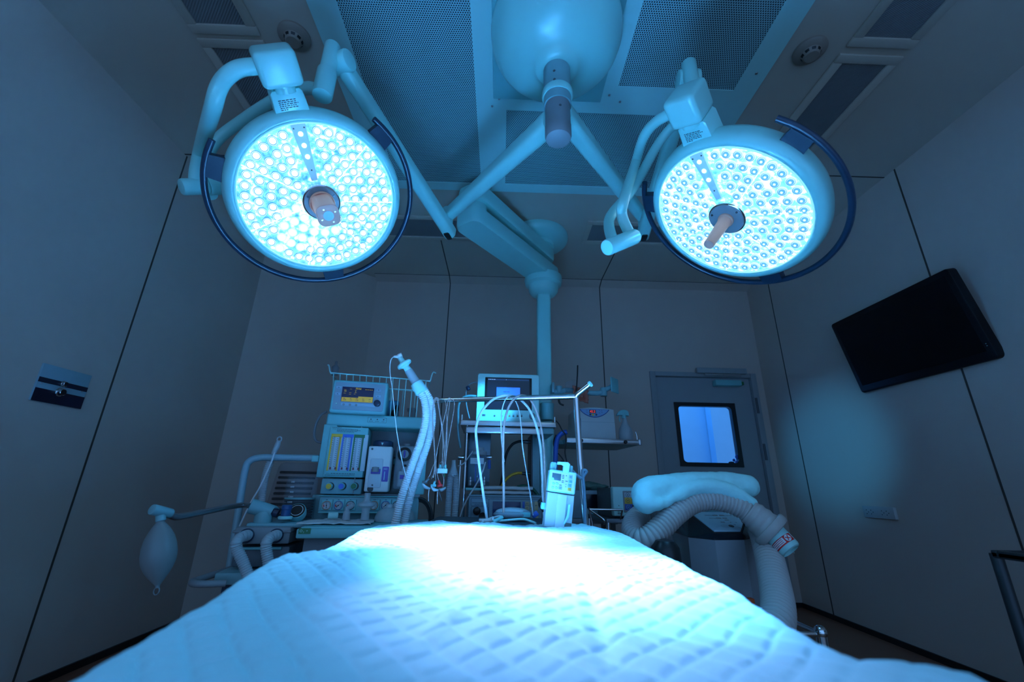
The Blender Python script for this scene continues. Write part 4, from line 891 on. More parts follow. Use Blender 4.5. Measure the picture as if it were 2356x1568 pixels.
q = S.mb(); S.rect(q, (1222.5, 998), (1225, 1142), .295, .55, .002); q.build('outlet_strip', DGREY, gpn)
def shelf_tray(fr, name, a, b_, v1, parent):
    q = fr.mb(); (x0, z1), (x1, z0) = fr.q(*a, 0), fr.q(*b_, 0)
    q.box(x0, x1, 0, v1, z0, z0+.006); q.box(x0, x1, 0, .006, z0, z1, .002).box(x0, x1, v1-.006, v1, z0, z1, .002).box(x0, x0+.006, 0, v1, z0, z1, .002).box(x1-.006, x1, 0, v1, z0, z1, .002)
    q.box(x0+.006, x1-.006, .006, v1-.006, z1-.010, z1-.004)
    return q.build(name, STEEL, parent), x0, x1, z0, z1
tray, sx0, sx1, sz0, sz1 = shelf_tray(S, 'monitor_shelf', (1060, 965.5), (1279.5, 982), .47, t)
q = S.mb(); q.box(sx0+.035, sx1-.08, .03, .06, sz0-.045, sz0-.004, .003); q.build('shelf_beam', STEEL, t)
q = S.mb(); q.box(sx1-.10, sx1-.01, .04, .40, sz0-.04, sz0-.001, .003); q.build('shelf_bracket', LGREY, t)
for u in (sx0+.006, sx1-.006):
    q = S.mb(); q.cyl((u, .01, sz1-.004), (u, .01, sz1+.035), .005, n=10); q.build('shelf_peg', CHROME, t)
zl = S.q(1150, 1198, .0)[1]
q = S.mb(); q.box(sx0+.02, sx1, -.02, .50, zl-.03, zl, .004); q.build('lower_shelf', STEEL, t)
for px in (1056, 1068):
    q = S.mb(); u = S.q(px, 1080, .05)[0]; q.cyl((u+.006, .05, zl), (u+.006, .05, sz0 if px > 1060 else 1.08), .009, n=16); q.build('post', CHROME, t)
# vital signs monitor
mo = Fr(1100, 960, 2.80, 1); u0_, z1_ = mo.q(1099.5, 857.5, 0); u1_, z0_ = mo.q(1241, 967, 0); z0_ = sz1-.003
t2 = thing('patient_monitor', 'white patient monitor with dark screen and blue window on the steel pendant shelf', 'monitor', mo.M @ V(((u0_+u1_)/2, .05, z0_)), mo.a)
q = mo.mb(); rows = []
for v_, k in ((0, .985), (.008, 1), (.06, 1), (.16, .8)):
    cx, cz = (u0_+u1_)/2, (z0_+z1_)/2; rows.append([V((cx+(x-cx)*k, v_, z0_+(z-z0_)*k)) for x, z in rrect(u0_, u1_, z0_, z1_, .012, 4)])
q.rings(rows); q.build('case', mat('monitor_white', (.5, .88, .86), .35), t2)
q = mo.mb(); a_ = mo.q(1116.5, 866.8, -.003); b_ = mo.q(1223.5, 944, -.003); q.box(a_[0], b_[0], -.003, .01, b_[1], a_[1], .003); q.build('screen_surround', BLACK, t2)
q = mo.mb(); a2 = (a_[0]+.016, a_[1]-.007); b2 = (b_[0]-.016, b_[1]+.008); q.box(a2[0], b2[0], -.0042, -.002, b2[1], a2[1]); ms = q.build('screen', SCR_D, t2)
q = mo.mb(); q.use(SCR_LB); q.box(a2[0]+.004, b2[0]-.004, -.0046, -.004, a2[1]-.014, a2[1]-.003); q.mats = [mat('screen_bar', (.01, .03, .08), .2, emit=(.02, .07, .2), es=.4)]; q.build('status_bar', None, ms)
q = mo.mb(); mo.dashes(q, a2[0]+.006, a2[0]+.085, a2[1]-.0045, a2[1]-.0115, 1, -.005); q.box(a2[0]+.125, a2[0]+.129, -.005, -.0045, a2[1]-.010, a2[1]-.007); q.build('status_print', SCR_T, ms)
q = mo.mb(); a3 = mo.q(1142.8, 890, -.005); b3 = mo.q(1196.3, 917, -.005); q.box(a3[0], b3[0], -.0052, -.004, b3[1], a3[1]); q.build('message_window', SCR_B, ms)
q = mo.mb(); mo.dashes(q, a3[0]+.004, a3[0]+.055, a3[1]-.003, a3[1]-.007, 1, -.0056); mo.dashes(q, a3[0]+.085, b3[0]-.004, a3[1]-.004, a3[1]-.008, 1, -.0056); mo.dashes(q, a3[0]+.045, a3[0]+.10, a3[1]-.026, a3[1]-.036, 1, -.0056); q.build('message_print', mat('screen_blue_text', (.02, .05, .3), .3, emit=(.02, .1, .6), es=.6), ms)
for px, m_ in ((1137.8, DGREY), (1153.8, DGREY), (1163, DGREY), (1172.3, mat('orange_key', (.9, .25, .1), .4)), (1181.4, DGREY), (1190.8, DGREY), (1200, DGREY)):
    q = mo.mb(); u, z = mo.q(px, 956+(px-1138)*.01, -.001); q.lathe([(.0065, 0), (.006, .003), (.001, .0035)], (u, 0, z), (0, -1, 0), 16); q.build('button', m_, t2)
    q = mo.mb(); mo.dashes(q, u-.007, u+.007, z+.0135, z+.0105, 1, -.0002); q.build('button_print', PAPER, t2)
q = mo.mb(); u, z = mo.q(1224.5, 957, 0); q.lathe([(.021, 0), (.0195, .016), (.017, .018), (.001, .0185)], (u, 0, z), (0, -1, 0), 28); q.build('knob', GREY, t2)
q = mo.mb(); u, z = mo.q(1113, 954.5, 0); q.box(u-.011, u+.011, -.001, .01, z-.007, z+.007, .001); q.build('badge', DGREY, t2)
# small things round the monitor
q = MB(); c = P(1258, 968, y=3.0); q.lathe([(.045, 0), (.047, .09), (.05, .095), (.05, .115), (.044, .12), (.001, .121)], (c.x, 2.98, S.q(1250, 967, .28)[1]), n=32); tag(q.build('canister', OFFW), 'white round canister on the right end of the monitor shelf', 'canister')
def cable(pts, y, r, m_, label, cat='cable', group=None, name='cable', n=10):
    o = MB().tube(TP(pts, y), r, n=n, res=8).build(name, m_); return tag(o, label, cat, group)
cable([(1098, 880), (1088, 880), (1078, 886), (1073, 897), (1072, 915), (1074, 935), (1080, 962)], 2.83, .0045, GREY, 'thin grey cable looping off the upper left side of the patient monitor')
q = MB(); q.cyl(P(1075, 888, y=2.82), P(1079, 897, y=2.82), .013, n=16, bev=.004); tag(q.build('cable_plug', NAVY), 'dark blue plug hanging on the cable left of the patient monitor', 'plug')
cable([(1096, 911), (1080, 910), (1066, 914), (1056, 930), (1054, 960), (1055, 1000), (1060, 1030)], 2.81, .008, LGREY, 'thicker grey cable drooping from the left side of the patient monitor to the jar')
cable([(1279, 967), (1286, 975), (1294, 990), (1301, 1000), (1302, 1020), (1300, 1040), (1304, 1062)], 2.9, .004, BLACK, 'black cable falling from the right end of the monitor shelf past the blue hose')
cable([(1280, 1000), (1275, 1010), (1274, 1022), (1276, 1030)], 3.0, .005, BLACK, 'short black cable curved behind the blue hose')
cable([(1284, 1042), (1290, 1049), (1295, 1056), (1297, 1061), (1292, 1060), (1288, 1063)], 2.9, .004, BLACK, 'black cable with a small curl above the infusion pump')
cable([(1304, 993), (1292, 997), (1283, 1008), (1279, 1030), (1278, 1070), (1278, 1130)], 2.98, .017, BLUE, 'thick dark blue hose running down beside the pendant column', 'hose', None, 'gas_hose', 14)
# gas hoses with metal couplings
def gas_hose(pts, y, r, m_, label, px, py):
    t_ = thing('gas_hose', label, 'hose', P(*pts[-1][:2], y=y), 0, 'gas hoses from the pendant outlets')
    MB().tube(TP(pts, y), r, n=14, res=8).build('tube', m_, t_)
    a, b_ = P(px-12, py-.5, y=y), P(px+7, py+.5, y=y); q = MB(); q.cyl(a, a.lerp(b_, .35), r*1.25, n=16).cyl(a.lerp(b_, .35), a.lerp(b_, .6), r*1.6, n=6).cyl(a.lerp(b_, .6), b_, r*1.0, n=14); q.build('coupling', DSTEEL, t_)
gas_hose([(1204, 1015), (1195, 1015), (1180, 1021), (1168, 1037), (1161, 1060), (1157, 1090), (1151, 1125)], 3.05, .009, RUBB, 'black gas hose curving from the upper outlet of the pendant', 1215, 1016)
gas_hose([(1202, 1088), (1190, 1088), (1176, 1093), (1163, 1104), (1155, 1116), (1150, 1128)], 3.02, .009, YELL, 'yellow gas hose curving from the middle outlet of the pendant', 1213, 1089)
cable([(1190, 1120), (1205, 1117), (1222, 1122), (1233, 1132), (1243, 1146)], 3.0, .01, mat('green_hose', (.02, .16, .1), .45), 'dark green hose behind the folded white cloths', 'hose', None, 'gas_hose')
# suction jar on chrome rail
SJ = Fr(1100, 1060, 2.78, 2)
t3 = thing('suction_unit', 'clear suction jar with white label on a steel back plate below the monitor shelf', 'suction jar', SJ.M @ V((0, 0, zl+.19)), SJ.a)
q = SJ.mb(); SJ.rect(q, (1071, 994), (1126, 1122), .075, .09, .004); q.build('back_plate', mat('plate_steel', (.13, .2, .25), .3, .6), t3)
q = SJ.mb(); SJ.rect(q, (1070, 994), (1073, 1124), .05, .09, .002); q.build('plate_edge', BLACK, t3)
for a_, b_ in ((1053.5, 1072), (1119, 1131.5)):
    q = SJ.mb(); q.cyl(SJ.w(a_, 1052, .02), SJ.w(b_, 1052, .02), .0135, n=20, bev=.002); q.build('rail_end', CHROME, t3)
u, zj0 = SJ.q(1100, 1119, 0); zj1 = SJ.q(1100, 1050, 0)[1]; hj = zj1-zj0
q = SJ.mb(); q.lathe([(.066, 0), (.068, .01), (.068, hj-.02), (.06, hj), (.045, hj+.008), (.043, hj+.02)], (u, 0, zj0), n=40); jar = q.build('jar', CLEAR, t3)
q = SJ.mb(); q.lathe([(.046, hj+.01), (.046, hj+.03), (.04, hj+.035), (.028, hj+.037), (.028, hj+.055), (.001, hj+.056)], (u, 0, zj0), n=36); q.build('jar_lid', FROST, jar)
q = SJ.mb(); q.lathe([(.064, .002), (.064, .03), (.001, .031)], (u, 0, zj0), n=32); q.build('jar_base', SMOKE, jar)
q = SJ.mb(); q.cyl((u+.005, 0, zj0+.02), (u+.005, 0, zj1), .007, n=12); q.cyl((u-.02, .01, zj0+.02), (u-.02, .01, zj1-.03), .004, n=10); q.build('dip_tube', BLUE, jar)
q = SJ.mb(); SJ.rect(q, (1082.5, 1052.5), (1113, 1067), -.073, -.069, .0005); lb_ = q.build('jar_label', mat('label_white', (.72, .78, .82), .5), jar)
u2, z2 = SJ.q(1098, 1059.5, -.0735); q = SJ.mb(); q.text('Gas Evac.', .009, SJ.at(u2, z2+.007, -.0733)); q.text('Interface', .009, SJ.at(u2, z2-.006, -.0733)); q.build('label_print', GREY, lb_)
q = SJ.mb(); SJ.rect(q, (1071, 1121), (1107, 1128), -.06, .09, .004); q.build('jar_bracket', LAMPW, t3)
for px in (1082, 1114):
    q = SJ.mb(); u2, z2 = SJ.q(px, 1108, -.02); q.lathe([(.012, 0), (.012, .03), (.007, .034), (.007, .05), (.001, .051)], (u2, -.02, z2-.02), n=16); q.build('fitting', CHROME, t3)
q = SJ.mb(); q.cyl(SJ.w(1125.5, 1058, .0), SJ.w(1125.5, 1078, .0), .010, n=14); q.build('blue_valve', BLUE, t3)
cable([(1088, 1037), (1080, 1048), (1073, 1058), (1066, 1066), (1058, 1070), (1054, 1072)], 2.68, .0035, SILC, 'clear thin tube between the suction jar lid and the chrome rail', 'tube', None, 'tube')
cable([(1117, 1062), (1112, 1080), (1103, 1100), (1092, 1120), (1078, 1142), (1066, 1165), (1058, 1190)], 2.62, .0045, SILC, 'clear tube slanting down across the suction jar', 'tube', None, 'tube')
# delivery unit on the lower shelf
D = Fr(1078, 1190, 2.62, 6)
x0_, z1_ = D.q(1079, 1140.5, 0); x1_ = D.q(1256, 1142, 0)[0]
t4 = thing('delivery_unit', 'grey delivery unit with dark screen and yellow keys under folded white cloths', 'medical unit', D.M @ V(((x0_+x1_)/2, .15, zl)), D.a)
q = D.mb(); q.box(x0_, x1_, .0, .34, zl, z1_, .006); q.box(x0_-.004, x1_+.004, -.004, .345, z1_-.004, z1_+.008, .003); q.build('case', mat('case_blue_grey', (.24, .38, .45), .4), t4)
q = D.mb()
for a_, b_ in (((1084, 1145.5), (1123, 1163.5)), ((1084, 1164.5), (1123, 1198)), ((1125, 1146.5), (1247, 1198))):
    (p0, p3), (p1_, p2_) = D.q(*a_, -.001), D.q(*b_, -.001); frame_ring(q, rrect(p0, p1_, p2_, p3, .006), rrect(p0+.0015, p1_-.0015, p2_+.0015, p3-.0015, .005), Matrix.Translation((0, 0, 0)) @ FX, .0015)
q.build('panel_outline', NAVY, t4)
u, z = D.q(1104, 1158, -.001); q = D.mb(); q.text('INTEGRATED INJECTION', .0078, D.at(u, z+.004, -.0006)); q.text('DELIVERY SYSTEM', .0078, D.at(u, z-.006, -.0006)); q.build('panel_print', NAVY, t4)
q = D.mb(); u, z = D.q(1097, 1175, 0); q.lathe([(.022, 0), (.021, .012), (.017, .015), (.001, .016)], (u, 0, z), (0, -1, 0), 28); q.build('knob', BLACK, t4)
q = D.mb(); u, z = D.q(1110, 1187, 0); q.lathe([(.021, 0), (.021, .004), (.018, .006), (.001, .004)], (u, 0, z), (0, -1, 0), 28); q.build('socket', BLACK, t4)
q = D.mb(); D.rect(q, (1134, 1153), (1198, 1192), -.004, .0, .002); q.build('screen', mat('unit_screen', (.004, .012, .05), .15, emit=(.005, .02, .09), es=.3), t4)
q = D.mb(); D.rect(q, (1202.5, 1153.5), (1207, 1168), -.003, .0, .0005); q.build('key_strip', BLUE, t4)
YK = mat('pale_yellow_key', (.6, .5, .3), .5)
for px, py, w_, h_ in ((1213, 1158, 4, 4.5), (1223, 1159, 4, 4.5), (1213, 1168, 4, 4.5), (1223, 1169, 4, 4.5), (1234, 1163, 4.5, 10), (1234, 1184, 4.5, 8), (1213, 1179, 4, 4)):
    q = D.mb(); q.use(YK); D.rect(q, (px-w_, py-h_), (px+w_, py+h_), -.004, .0, .001); q.use(PAPER); u, z = D.q(px, py, -.004); D.dashes(q, u-.007, u+.007, z+.006, z-.004, 2, -.0042, .4); q.build('key', None, t4)
for k, (a_, b_) in enumerate((((1109, 1129), (1222, 1139)), ((1108, 1121), (1226, 1130)))):
    x0c, zc1 = D.q(*a_, .06); x1c, zc0 = D.q(*b_, .06); zc0 = z1_+.008+k*.026; zc1 = zc0+.025
    def fc(a, c, x0c=x0c, x1c=x1c, zc0=zc0, k=k):
        th = 2*PI*a; rx = .5; cx = (abs(math.cos(th))**.3)*math.copysign(1, math.cos(th)); sz_ = (abs(math.sin(th))**.55)*math.copysign(1, math.sin(th))
        x = x0c+(x1c-x0c)*c; return V((x, .17+.11*cx, zc0+.012+.0115*sz_+.004*noise.noise(V((x*14, k*3, 1)))+.001))
    q = D.mb(); q.grid(fc, 40, 50); tag(q.build('folded_cloth', WCLOTH), ('lower' if k == 0 else 'upper')+' of two folded white cloths on the grey delivery unit', 'cloth', 'folded cloths on the delivery unit')
# twin ribbed tubes with a Y top, blurred behind the table
t5 = thing('y_tube_set', 'two frosted ribbed tubes joined in a Y, standing left of the suction jar', 'breathing tubes', P(1040, 1190, y=2.45))
c = P(1043, 1095, y=2.45)
q = MB(); q.tube(TP([(1044, 1058), (1044, 1072), (1043.5, 1082), (1043, 1092)], 2.45), [.011, .013, .020, .028], n=20, res=5); q.build('y_piece', FROST, t5)
MB().hose(TP([(1038, 1090), (1035, 1110), (1033, 1140), (1031, 1170), (1029, 1200)], 2.45), .0165, .009, .06, 14).build('tube', FROST, t5)
MB().hose(TP([(1048, 1090), (1050, 1110), (1049, 1140), (1047, 1170), (1045, 1200)], 2.46), .0165, .009, .06, 14).build('tube', FROST, t5)

# ---- right shelf with cabinet and bottle
RS = Fr(1304, 1012, 3.0, 5)
t6 = thing('wall_shelf', 'grey shelf with metal edge rail and two black knobs, right of the pendant column', 'shelf', RS.M @ V((.3, .2, 1.2)), RS.a)
(x0_, z1_), (x1_, z0_) = RS.q(1304, 1006, 0), RS.q(1476, 1022.5, 0)
q = RS.mb(); q.box(x0_, x1_, .012, .52, z0_, z1_-.004, .003); q.build('board', LGREY, t6)
q = RS.mb(); q.box(x0_, x1_-.006, -.004, .014, z0_-.001, z1_, .003).box(x0_, x1_-.006, -.0065, -.004, z0_+.012, z1_-.012); q.build('edge_rail', STEEL, t6)
q = RS.mb(); q.box(x1_-.02, x1_, -.01, .02, z0_-.004, z1_+.003, .003); q.build('end_cap', STEEL, t6)
q = RS.mb(); q.box(x0_-.10, x0_+.02, .12, .26, z0_, z1_-.006, .01); q.build('mounting_arm', LGREY, t6)
for px, py in ((1337, 1013), (1438.8, 1016.3)):
    q = RS.mb(); u, z = RS.q(px, py, -.005); q.lathe([(.013, 0), (.0125, .010), (.010, .013), (.001, .0135)], (u, -.005, z), (0, -1, 0), 24); q.build('knob', BLACK, t6)
zsh = z1_-.004
B = Fr(1325, 1000, 3.10, 0)
(bx0, bz1), (bx1, bz0) = B.q(1324, 936.5, 0), B.q(1418, 1008, 0); bz0 = zsh+.001; bx0 = B.q(1322, 970, 0)[0]
t7 = thing('warming_cabinet', 'white warming cabinet with red 42.2 display on the right shelf', 'warming cabinet', ((bx0+bx1)/2+B.o.x, B.o.y+.15, bz0))
q = B.mb(); tp = [(bx0, bz0), (bx1, bz0), (bx1-.006, bz1-.012)]+[(bx1-.006+(bx0+.012-bx1)*k/8, bz1-.012+.016*math.sin(PI*k/8)) for k in range(1, 8)]+[(bx0+.008, bz1-.006)]
q.prism(tp, Matrix.Translation((0, .34, 0)) @ FX, .34, .006); q.build('case', mat('cabinet_white', (.56, .56, .55), .4), t7)
(px0, pz1), (px1, _) = B.q(1333, 940.5, 0), B.q(1402, 943.5, 0); pzb = B.q(1369, 960, 0)[1]; n_ = 20
arc = [(px0+(px1-px0)*k/n_, pz1-(pz1-pzb)*(1-(2*k/n_-1)**2)**.8) for k in range(n_+1)]
top_ = [(px1-(px1-px0)*k/n_, pz1+.004*math.sin(PI*k/n_)) for k in range(1, n_)]
q = B.mb(); q.use(mat('panel_edge', (.01, .04, .2), .4)).prism(arc+top_, Matrix.Translation((0, .001, 0)) @ FX, .003)
cx, cz = (px0+px1)/2, pz1-.01
q.use(PANELB).prism([(cx+(x-cx)*.94, cz+(z-cz)*.88) for x, z in arc+top_], Matrix.Translation((0, -.001, 0)) @ FX, .002); cp_ = q.build('control_panel', None, t7)
u, z = B.q(1364, 946.3, -.003)
q = B.mb(); q.box(u-.026, u+.022, -.004, -.002, z-.012, z+.012); dsp = q.build('display', mat('display_dark', (.05, .008, .012), .2), cp_)
q = B.mb(); q.text('42.2', .023, B.at(u-.002, z, -.0045)); q.build('digits', REDLED, dsp)
q = B.mb(); u2, z2 = B.q(1364.5, 953.6, -.003); q.lathe([(.009, 0), (.008, .003), (.001, .003)], (u2, -.002, z2), (0, -1, 0), 16); q.build('set_button', YELL, cp_)
for px, py in ((1358, 953), (1372, 953.5)):
    q = B.mb(); u2, z2 = B.q(px, py, -.003); q.lathe([(.0075, 0), (.007, .003), (.001, .003)], (u2, -.002, z2), (0, -1, 0), 16); q.build('arrow_button', NAVY, cp_)
for px, py in ((1350.5, 943.5), (1350.5, 948), (1379, 943.5), (1384.5, 944), (1379, 949.5), (1385, 948)):
    q = B.mb(); u2, z2 = B.q(px, py, -.003); q.box(u2-.002, u2+.002, -.0035, -.002, z2-.002, z2+.002); q.build('indicator', NAVY, cp_)
q = B.mb(); B.rect(q, (1333.5, 961.5), (1337.3, 986.5), -.001, .003, .001); q.build('handle_slot', NAVY, t7)
q = B.mb(); z = B.q(1380, 970.5, 0)[1]; q.box(B.q(1338, 970, 0)[0], bx1-.004, -.0005, .002, z-.0008, z+.0008); q.build('door_gap', GREY, t7)
c = P(1440, 1005, y=3.14); z0_ = zsh
t8 = thing('spray_bottle', 'pale trigger spray bottle standing at the right end of the shelf', 'spray bottle', (c.x, 3.14, z0_))
zz = lambda py: P(1440, py, y=3.14).z
hb = zz(979)-z0_
q = MB(); q.lathe([(.046, 0), (.05, .006), (.05, hb*.55), (.045, hb*.8), (.03, hb*1.02), (.018, zz(970)-z0_), (.015, zz(961)-z0_), (.001, zz(961)-z0_)], (c.x, 3.14, z0_), n=32); q.build('body', mat('bottle_plastic', (.5, .53, .55), .35, alpha=.85), t8)
q = MB(); zt_ = zz(961); q.lathe([(.018, 0), (.017, .03), (.001, .03)], (c.x-.005, 3.14, zt_-.004), n=20); q.prism([(-.062, .005), (-.05, .028), (-.03, .045), (.0, .05), (.02, .044), (.03, .03), (.03, .004), (-.03, .008)], Matrix.Translation((c.x, 3.155, zt_+.010)) @ FX, .03, .004); hd_ = q.build('trigger_head', OFFW, t8)
q = MB(); q.tube([(c.x-.034, 3.14, zt_+.016), (c.x-.04, 3.14, zt_-.01), (c.x-.036, 3.14, zt_-.03)], .005, n=8); q.build('trigger', OFFW, t8)
q = RS.mb(); u = RS.q(1456, 995, .1)[0]; q.tube([(u, .03, zsh), (u-.001, .03, zsh+.04), (u-.008, .03, zsh+.062)], .003, n=8); tag(q.build('wire_stop', CHROME), 'thin bent wire stop at the right end of the shelf edge', 'wire')
# monitor arm with bag
W_ = 3.08
t9 = thing('monitor_arm', 'jointed grey swing arm with mounting plate reaching right from the pendant column', 'swing arm', P(1300, 900, y=W_))
MB().box(P(1270, 890, y=W_).x-.006, P(1274, 890, y=W_).x, W_-.05, W_+.06, P(1272, 905, y=W_).z, P(1272, 882, y=W_).z, .004).build('bracket', LGREY, t9)
MB().cyl(P(1286, 903, y=W_), P(1286, 888, y=W_), .026, n=24, bev=.003).build('pivot', LGREY, t9)
MB().tube(TP([(1274, 900), (1290, 900), (1304, 897), (1330, 900), (1365, 904), (1390, 902)], W_), .019, n=14).build('arm', LGREY, t9)
MB().cyl(P(1389, 911, y=W_), P(1389, 892, y=W_), .026, n=24, bev=.003).build('pivot', LGREY, t9)
MB().tube(TP([(1392, 896), (1402, 892), (1412, 885)], W_-.02), .018, n=14).build('wrist', LGREY, t9)
c = P(1414, 886, y=W_-.03); q = MB(Matrix.Translation(c) @ Matrix.Rotation(.85, 4, 'Z')); q.box(-.056, .056, -.006, .006, -.056, .056, .006); q.build('mounting_plate', OFFW, t9)
MB().tube(TP([(1286, 915), (1286, 922), (1289, 928), (1297, 932)], W_-.02), .007, n=10).build('lever', BLACK, t9)
q = MB(); c = P(1334, 905, y=3.0); q.grid(lambda a, d: V((c.x-.05+a*.11+.012*noise.noise(V((a*5, d*5, 0))), 3.0+.02*math.sin(PI*a)*math.sin(PI*d)+.012*noise.noise(V((a*4, d*4, 7))), c.z+.05-d*.10-(a-.3)*.03)), 16, 16); o = q.build('brown_pouch', BROWNB); s_ = o.modifiers.new('thick', 'SOLIDIFY'); s_.thickness = .006; tag(o, 'crumpled brown pouch hanging on the swing arm behind the chrome frame', 'pouch')
q = MB(); c = P(1310, 894, y=3.03); q.grid(lambda a, d: V((c.x-.03+a*.07, 3.03+.02*noise.noise(V((a*5, d*5, 3))), c.z+.05-d*.10+.02*a)), 14, 14); o = q.build('plastic_bag', CLEAR); s_ = o.modifiers.new('thick', 'SOLIDIFY'); s_.thickness = .002; tag(o, 'clear crinkled plastic bag on the swing arm beside the brown pouch', 'bag')
q = MB(); q.tube(TP([(1329, 840), (1328.5, 860), (1327, 885), (1326.5, 908)], 2.98), .0052, n=8); tag(q.build('cable_tie', BLACK), 'black cable tie end sticking straight up from the swing arm', 'cable tie')

# ================================================================== anaesthesia screen frame, pump and leads at the head of the table
YBAR = 1.75
t = thing('screen_frame', 'chrome tube frame with bent end standing across the head of the table', 'frame', P(1345, 1200, y=YBAR))
b0, b1, b2 = P(978, 921.5, y=1.98), P(1322, 911.5, y=YBAR), P(1358, 883, y=1.70)
q = MB(); q.tube([b0, b0.lerp(b1, .5), b0.lerp(b1, .96), b1+(b1-b0).normalized()*.006, b1.lerp(b2, .22), b2], .0115, n=16, res=6); q.build('cross_bar', CHROME, t)
q = MB(); q.lathe([(.0125, -.004), (.0135, 0), (.012, .004), (.001, .005)], b2, b2-b1, n=16); q.build('end_cap', WHITE, t)
q = MB(); q.tube([P(1325.5, 914, y=YBAR), P(1330, 985, y=YBAR), P(1337, 1090, y=YBAR), V((.335, YBAR, .70))], .0125, n=16, res=4); q.build('post', CHROME, t)
MB().box(.26, .36, YBAR-.025, YBAR+.025, .655, .715, .006).build('clamp', STEEL, t)
# infusion pump, hung tilted on the post
t = thing('infusion_pump', 'white infusion pump with keypad clamped tilted on the chrome post', 'infusion pump', P(1290, 1200, y=1.62))
pc = P(1294, 1108, y=1.60); k_ = .00170
PM = Matrix.Translation(pc) @ Matrix.Rotation(math.radians(7.2), 4, 'Y')
px_ = lambda x, z: (x*k_, z*k_)
q = MB(PM); q.box(-29*k_, 29*k_, 0, .07, -22.5*k_, 22.5*k_, .006, 3); q.build('head', WHITE, t)
q = MB(PM); q.prism(rrect(-25.5*k_, 25*k_, -19*k_, 19*k_, .004), Matrix.Translation((0, .001, 0)) @ FX, .002, .0005); kp = q.build('keypad', mat('keypad_white', (.72, .76, .8), .4), t)
q = MB(PM); q.box(-23*k_, -4*k_, -.0022, 0, 1.5*k_, 15.5*k_, .001); q.build('display', LCD, kp)
for x, z in ((-21.5, 3.0), (-19, -6), (-11.5, -5.5), (-19.5, -14), (-11.5, -14)):
    q = MB(PM); q.lathe([(3.3*k_, .0), (3.1*k_, .0025), (2.5*k_, .0035), (.0003, .0035)], (x*k_, -.001, z*k_), (0, -1, 0), 18); q.use(PAPER); q.mats = [WHITE, PAPER]; q.prism([(x*k_-.0018, z*k_-.001), (x*k_+.0018, z*k_-.001), (x*k_, z*k_+.0018)], Matrix.Translation((0, -.0042, 0)) @ FX, .0006); q.build('key', None, kp)
for x, z, w_, h_, m_ in ((16, 12.5, 4.2, 4.2, mat('key_blue', (.35, .5, .6), .4)), (16.5, 3, 4, 3.2, OFFW), (16, -5, 4, 3.4, mat('key_cyan', (.2, .5, .6), .4)), (16, -13, 4, 3.2, YELL), (-3.5, -13, 3.6, 3.6, mat('key_blue', (.35, .5, .6), .4))):
    q = MB(PM); q.use(m_); q.box((x-w_)*k_, (x+w_)*k_, -.0035, 0, (z-h_)*k_, (z+h_)*k_, .0015); q.use(PAPER)
    for dz in (.9, -1.1): q.box((x-2.2)*k_, (x+2.2)*k_, -.0039, -.0034, (z+dz-.4)*k_, (z+dz+.4)*k_)
    q.build('key', None, kp)
q = MB(PM); q.use(PAPER)
for x, z, w_ in ((.5, 13.5, 2.2), (.5, 10.5, 2.4), (.5, 7.5, 2), (.5, 2, 2.2), (.5, -1, 2.2), (-3.5, -7, 2.5), (7, 13.5, 1.4), (8.5, 2.5, 2.6), (8, -4, .8), (8, -8.5, .8)):
    q.box((x-w_)*k_, (x+w_)*k_, -.0016, -.001, (z-.7)*k_, (z+.7)*k_)
q.build('key_print', None, kp)
q = MB(PM); q.prism([(-29*k_, -24*k_), (28*k_, -24*k_), (28*k_, -92*k_), (-29*k_, -92*k_)][::-1], Matrix.Translation((0, .06, 0)) @ FX, .062, .006)
bd = q.build('body', mat('pump_grey', (.5, .54, .58), .35), t)
q = MB(PM); q.box(-8*k_, 12*k_, -.012, .0, -91*k_, -25*k_, .004); q.build('door', mat('pump_light', (.62, .66, .7), .35), bd)
q = MB(PM); q.prism([(15*k_, -42*k_), (20.5*k_, -42*k_), (20.5*k_, -66*k_), (12*k_, -82*k_), (9*k_, -80*k_), (14.5*k_, -64*k_)][::-1], Matrix.Translation((0, -.001, 0)) @ FX, .014, .003); q.build('door_handle', WHITE, bd)
q = MB(PM); q.box(13*k_, 27*k_, -.004, .0, -90*k_, -78*k_, .003); q.build('door_recess', DGREY, bd)
q = MB(PM); q.box(-27*k_, -13*k_, .02, .06, 20*k_, 39*k_, .008, 3).box(14*k_, 22*k_, .02, .07, 18*k_, 37*k_, .006); q.build('pole_clamp', LGREY, t)
q = MB(PM); q.prism([(-14, 34), (-14, 40), (8, 42), (13, 38), (12, 19), (-1, 19), (-1, 33), (-4, 35)][::-1] and [(x*k_, z*k_) for x, z in ((-1, 19), (12, 19), (13, 38), (8, 42), (-14, 40), (-14, 34), (-4, 35), (-1, 33))], Matrix.Translation((0, .02, 0)) @ FX, .022, .004); q.build('clamp_screw', WHITE, t)
q = MB(PM); q.box(-38*k_, -28*k_, .02, .05, -60*k_, -46*k_, .004); q.build('side_bracket', OFFW, t)
o = MB().tube(TP([(1308, 1072), (1318, 1084), (1330, 1095), (1339, 1099), (1344, 1092), (1349, 1085), (1346, 1081), (1341, 1084), (1341, 1098), (1344, 1130), (1345, 1165), (1346, 1205)], 1.72), .0062, n=12).build('power_cable', mat('cable_blue_grey', (.16, .24, .32), .45)); tag(o, 'blue-grey cable looped over itself beside the chrome post', 'cable')
cb = MB(); pts = []
ctl = TP([(1241, 1148), (1244, 1162), (1252, 1174), (1258, 1172)], 1.70)
for i in range(91):
    f_ = i/90*3; k = min(int(f_), 2); c = ctl[k].lerp(ctl[k+1], f_-k); a = i*2*PI/6; pts.append(c+V((.007*math.cos(a), .007*math.sin(a), .005*math.cos(a))))
cb.tube(pts, .0014, n=6, res=2); tag(cb.build('coiled_lead', BLACK), 'short black coiled lead on the left side of the infusion pump', 'lead')
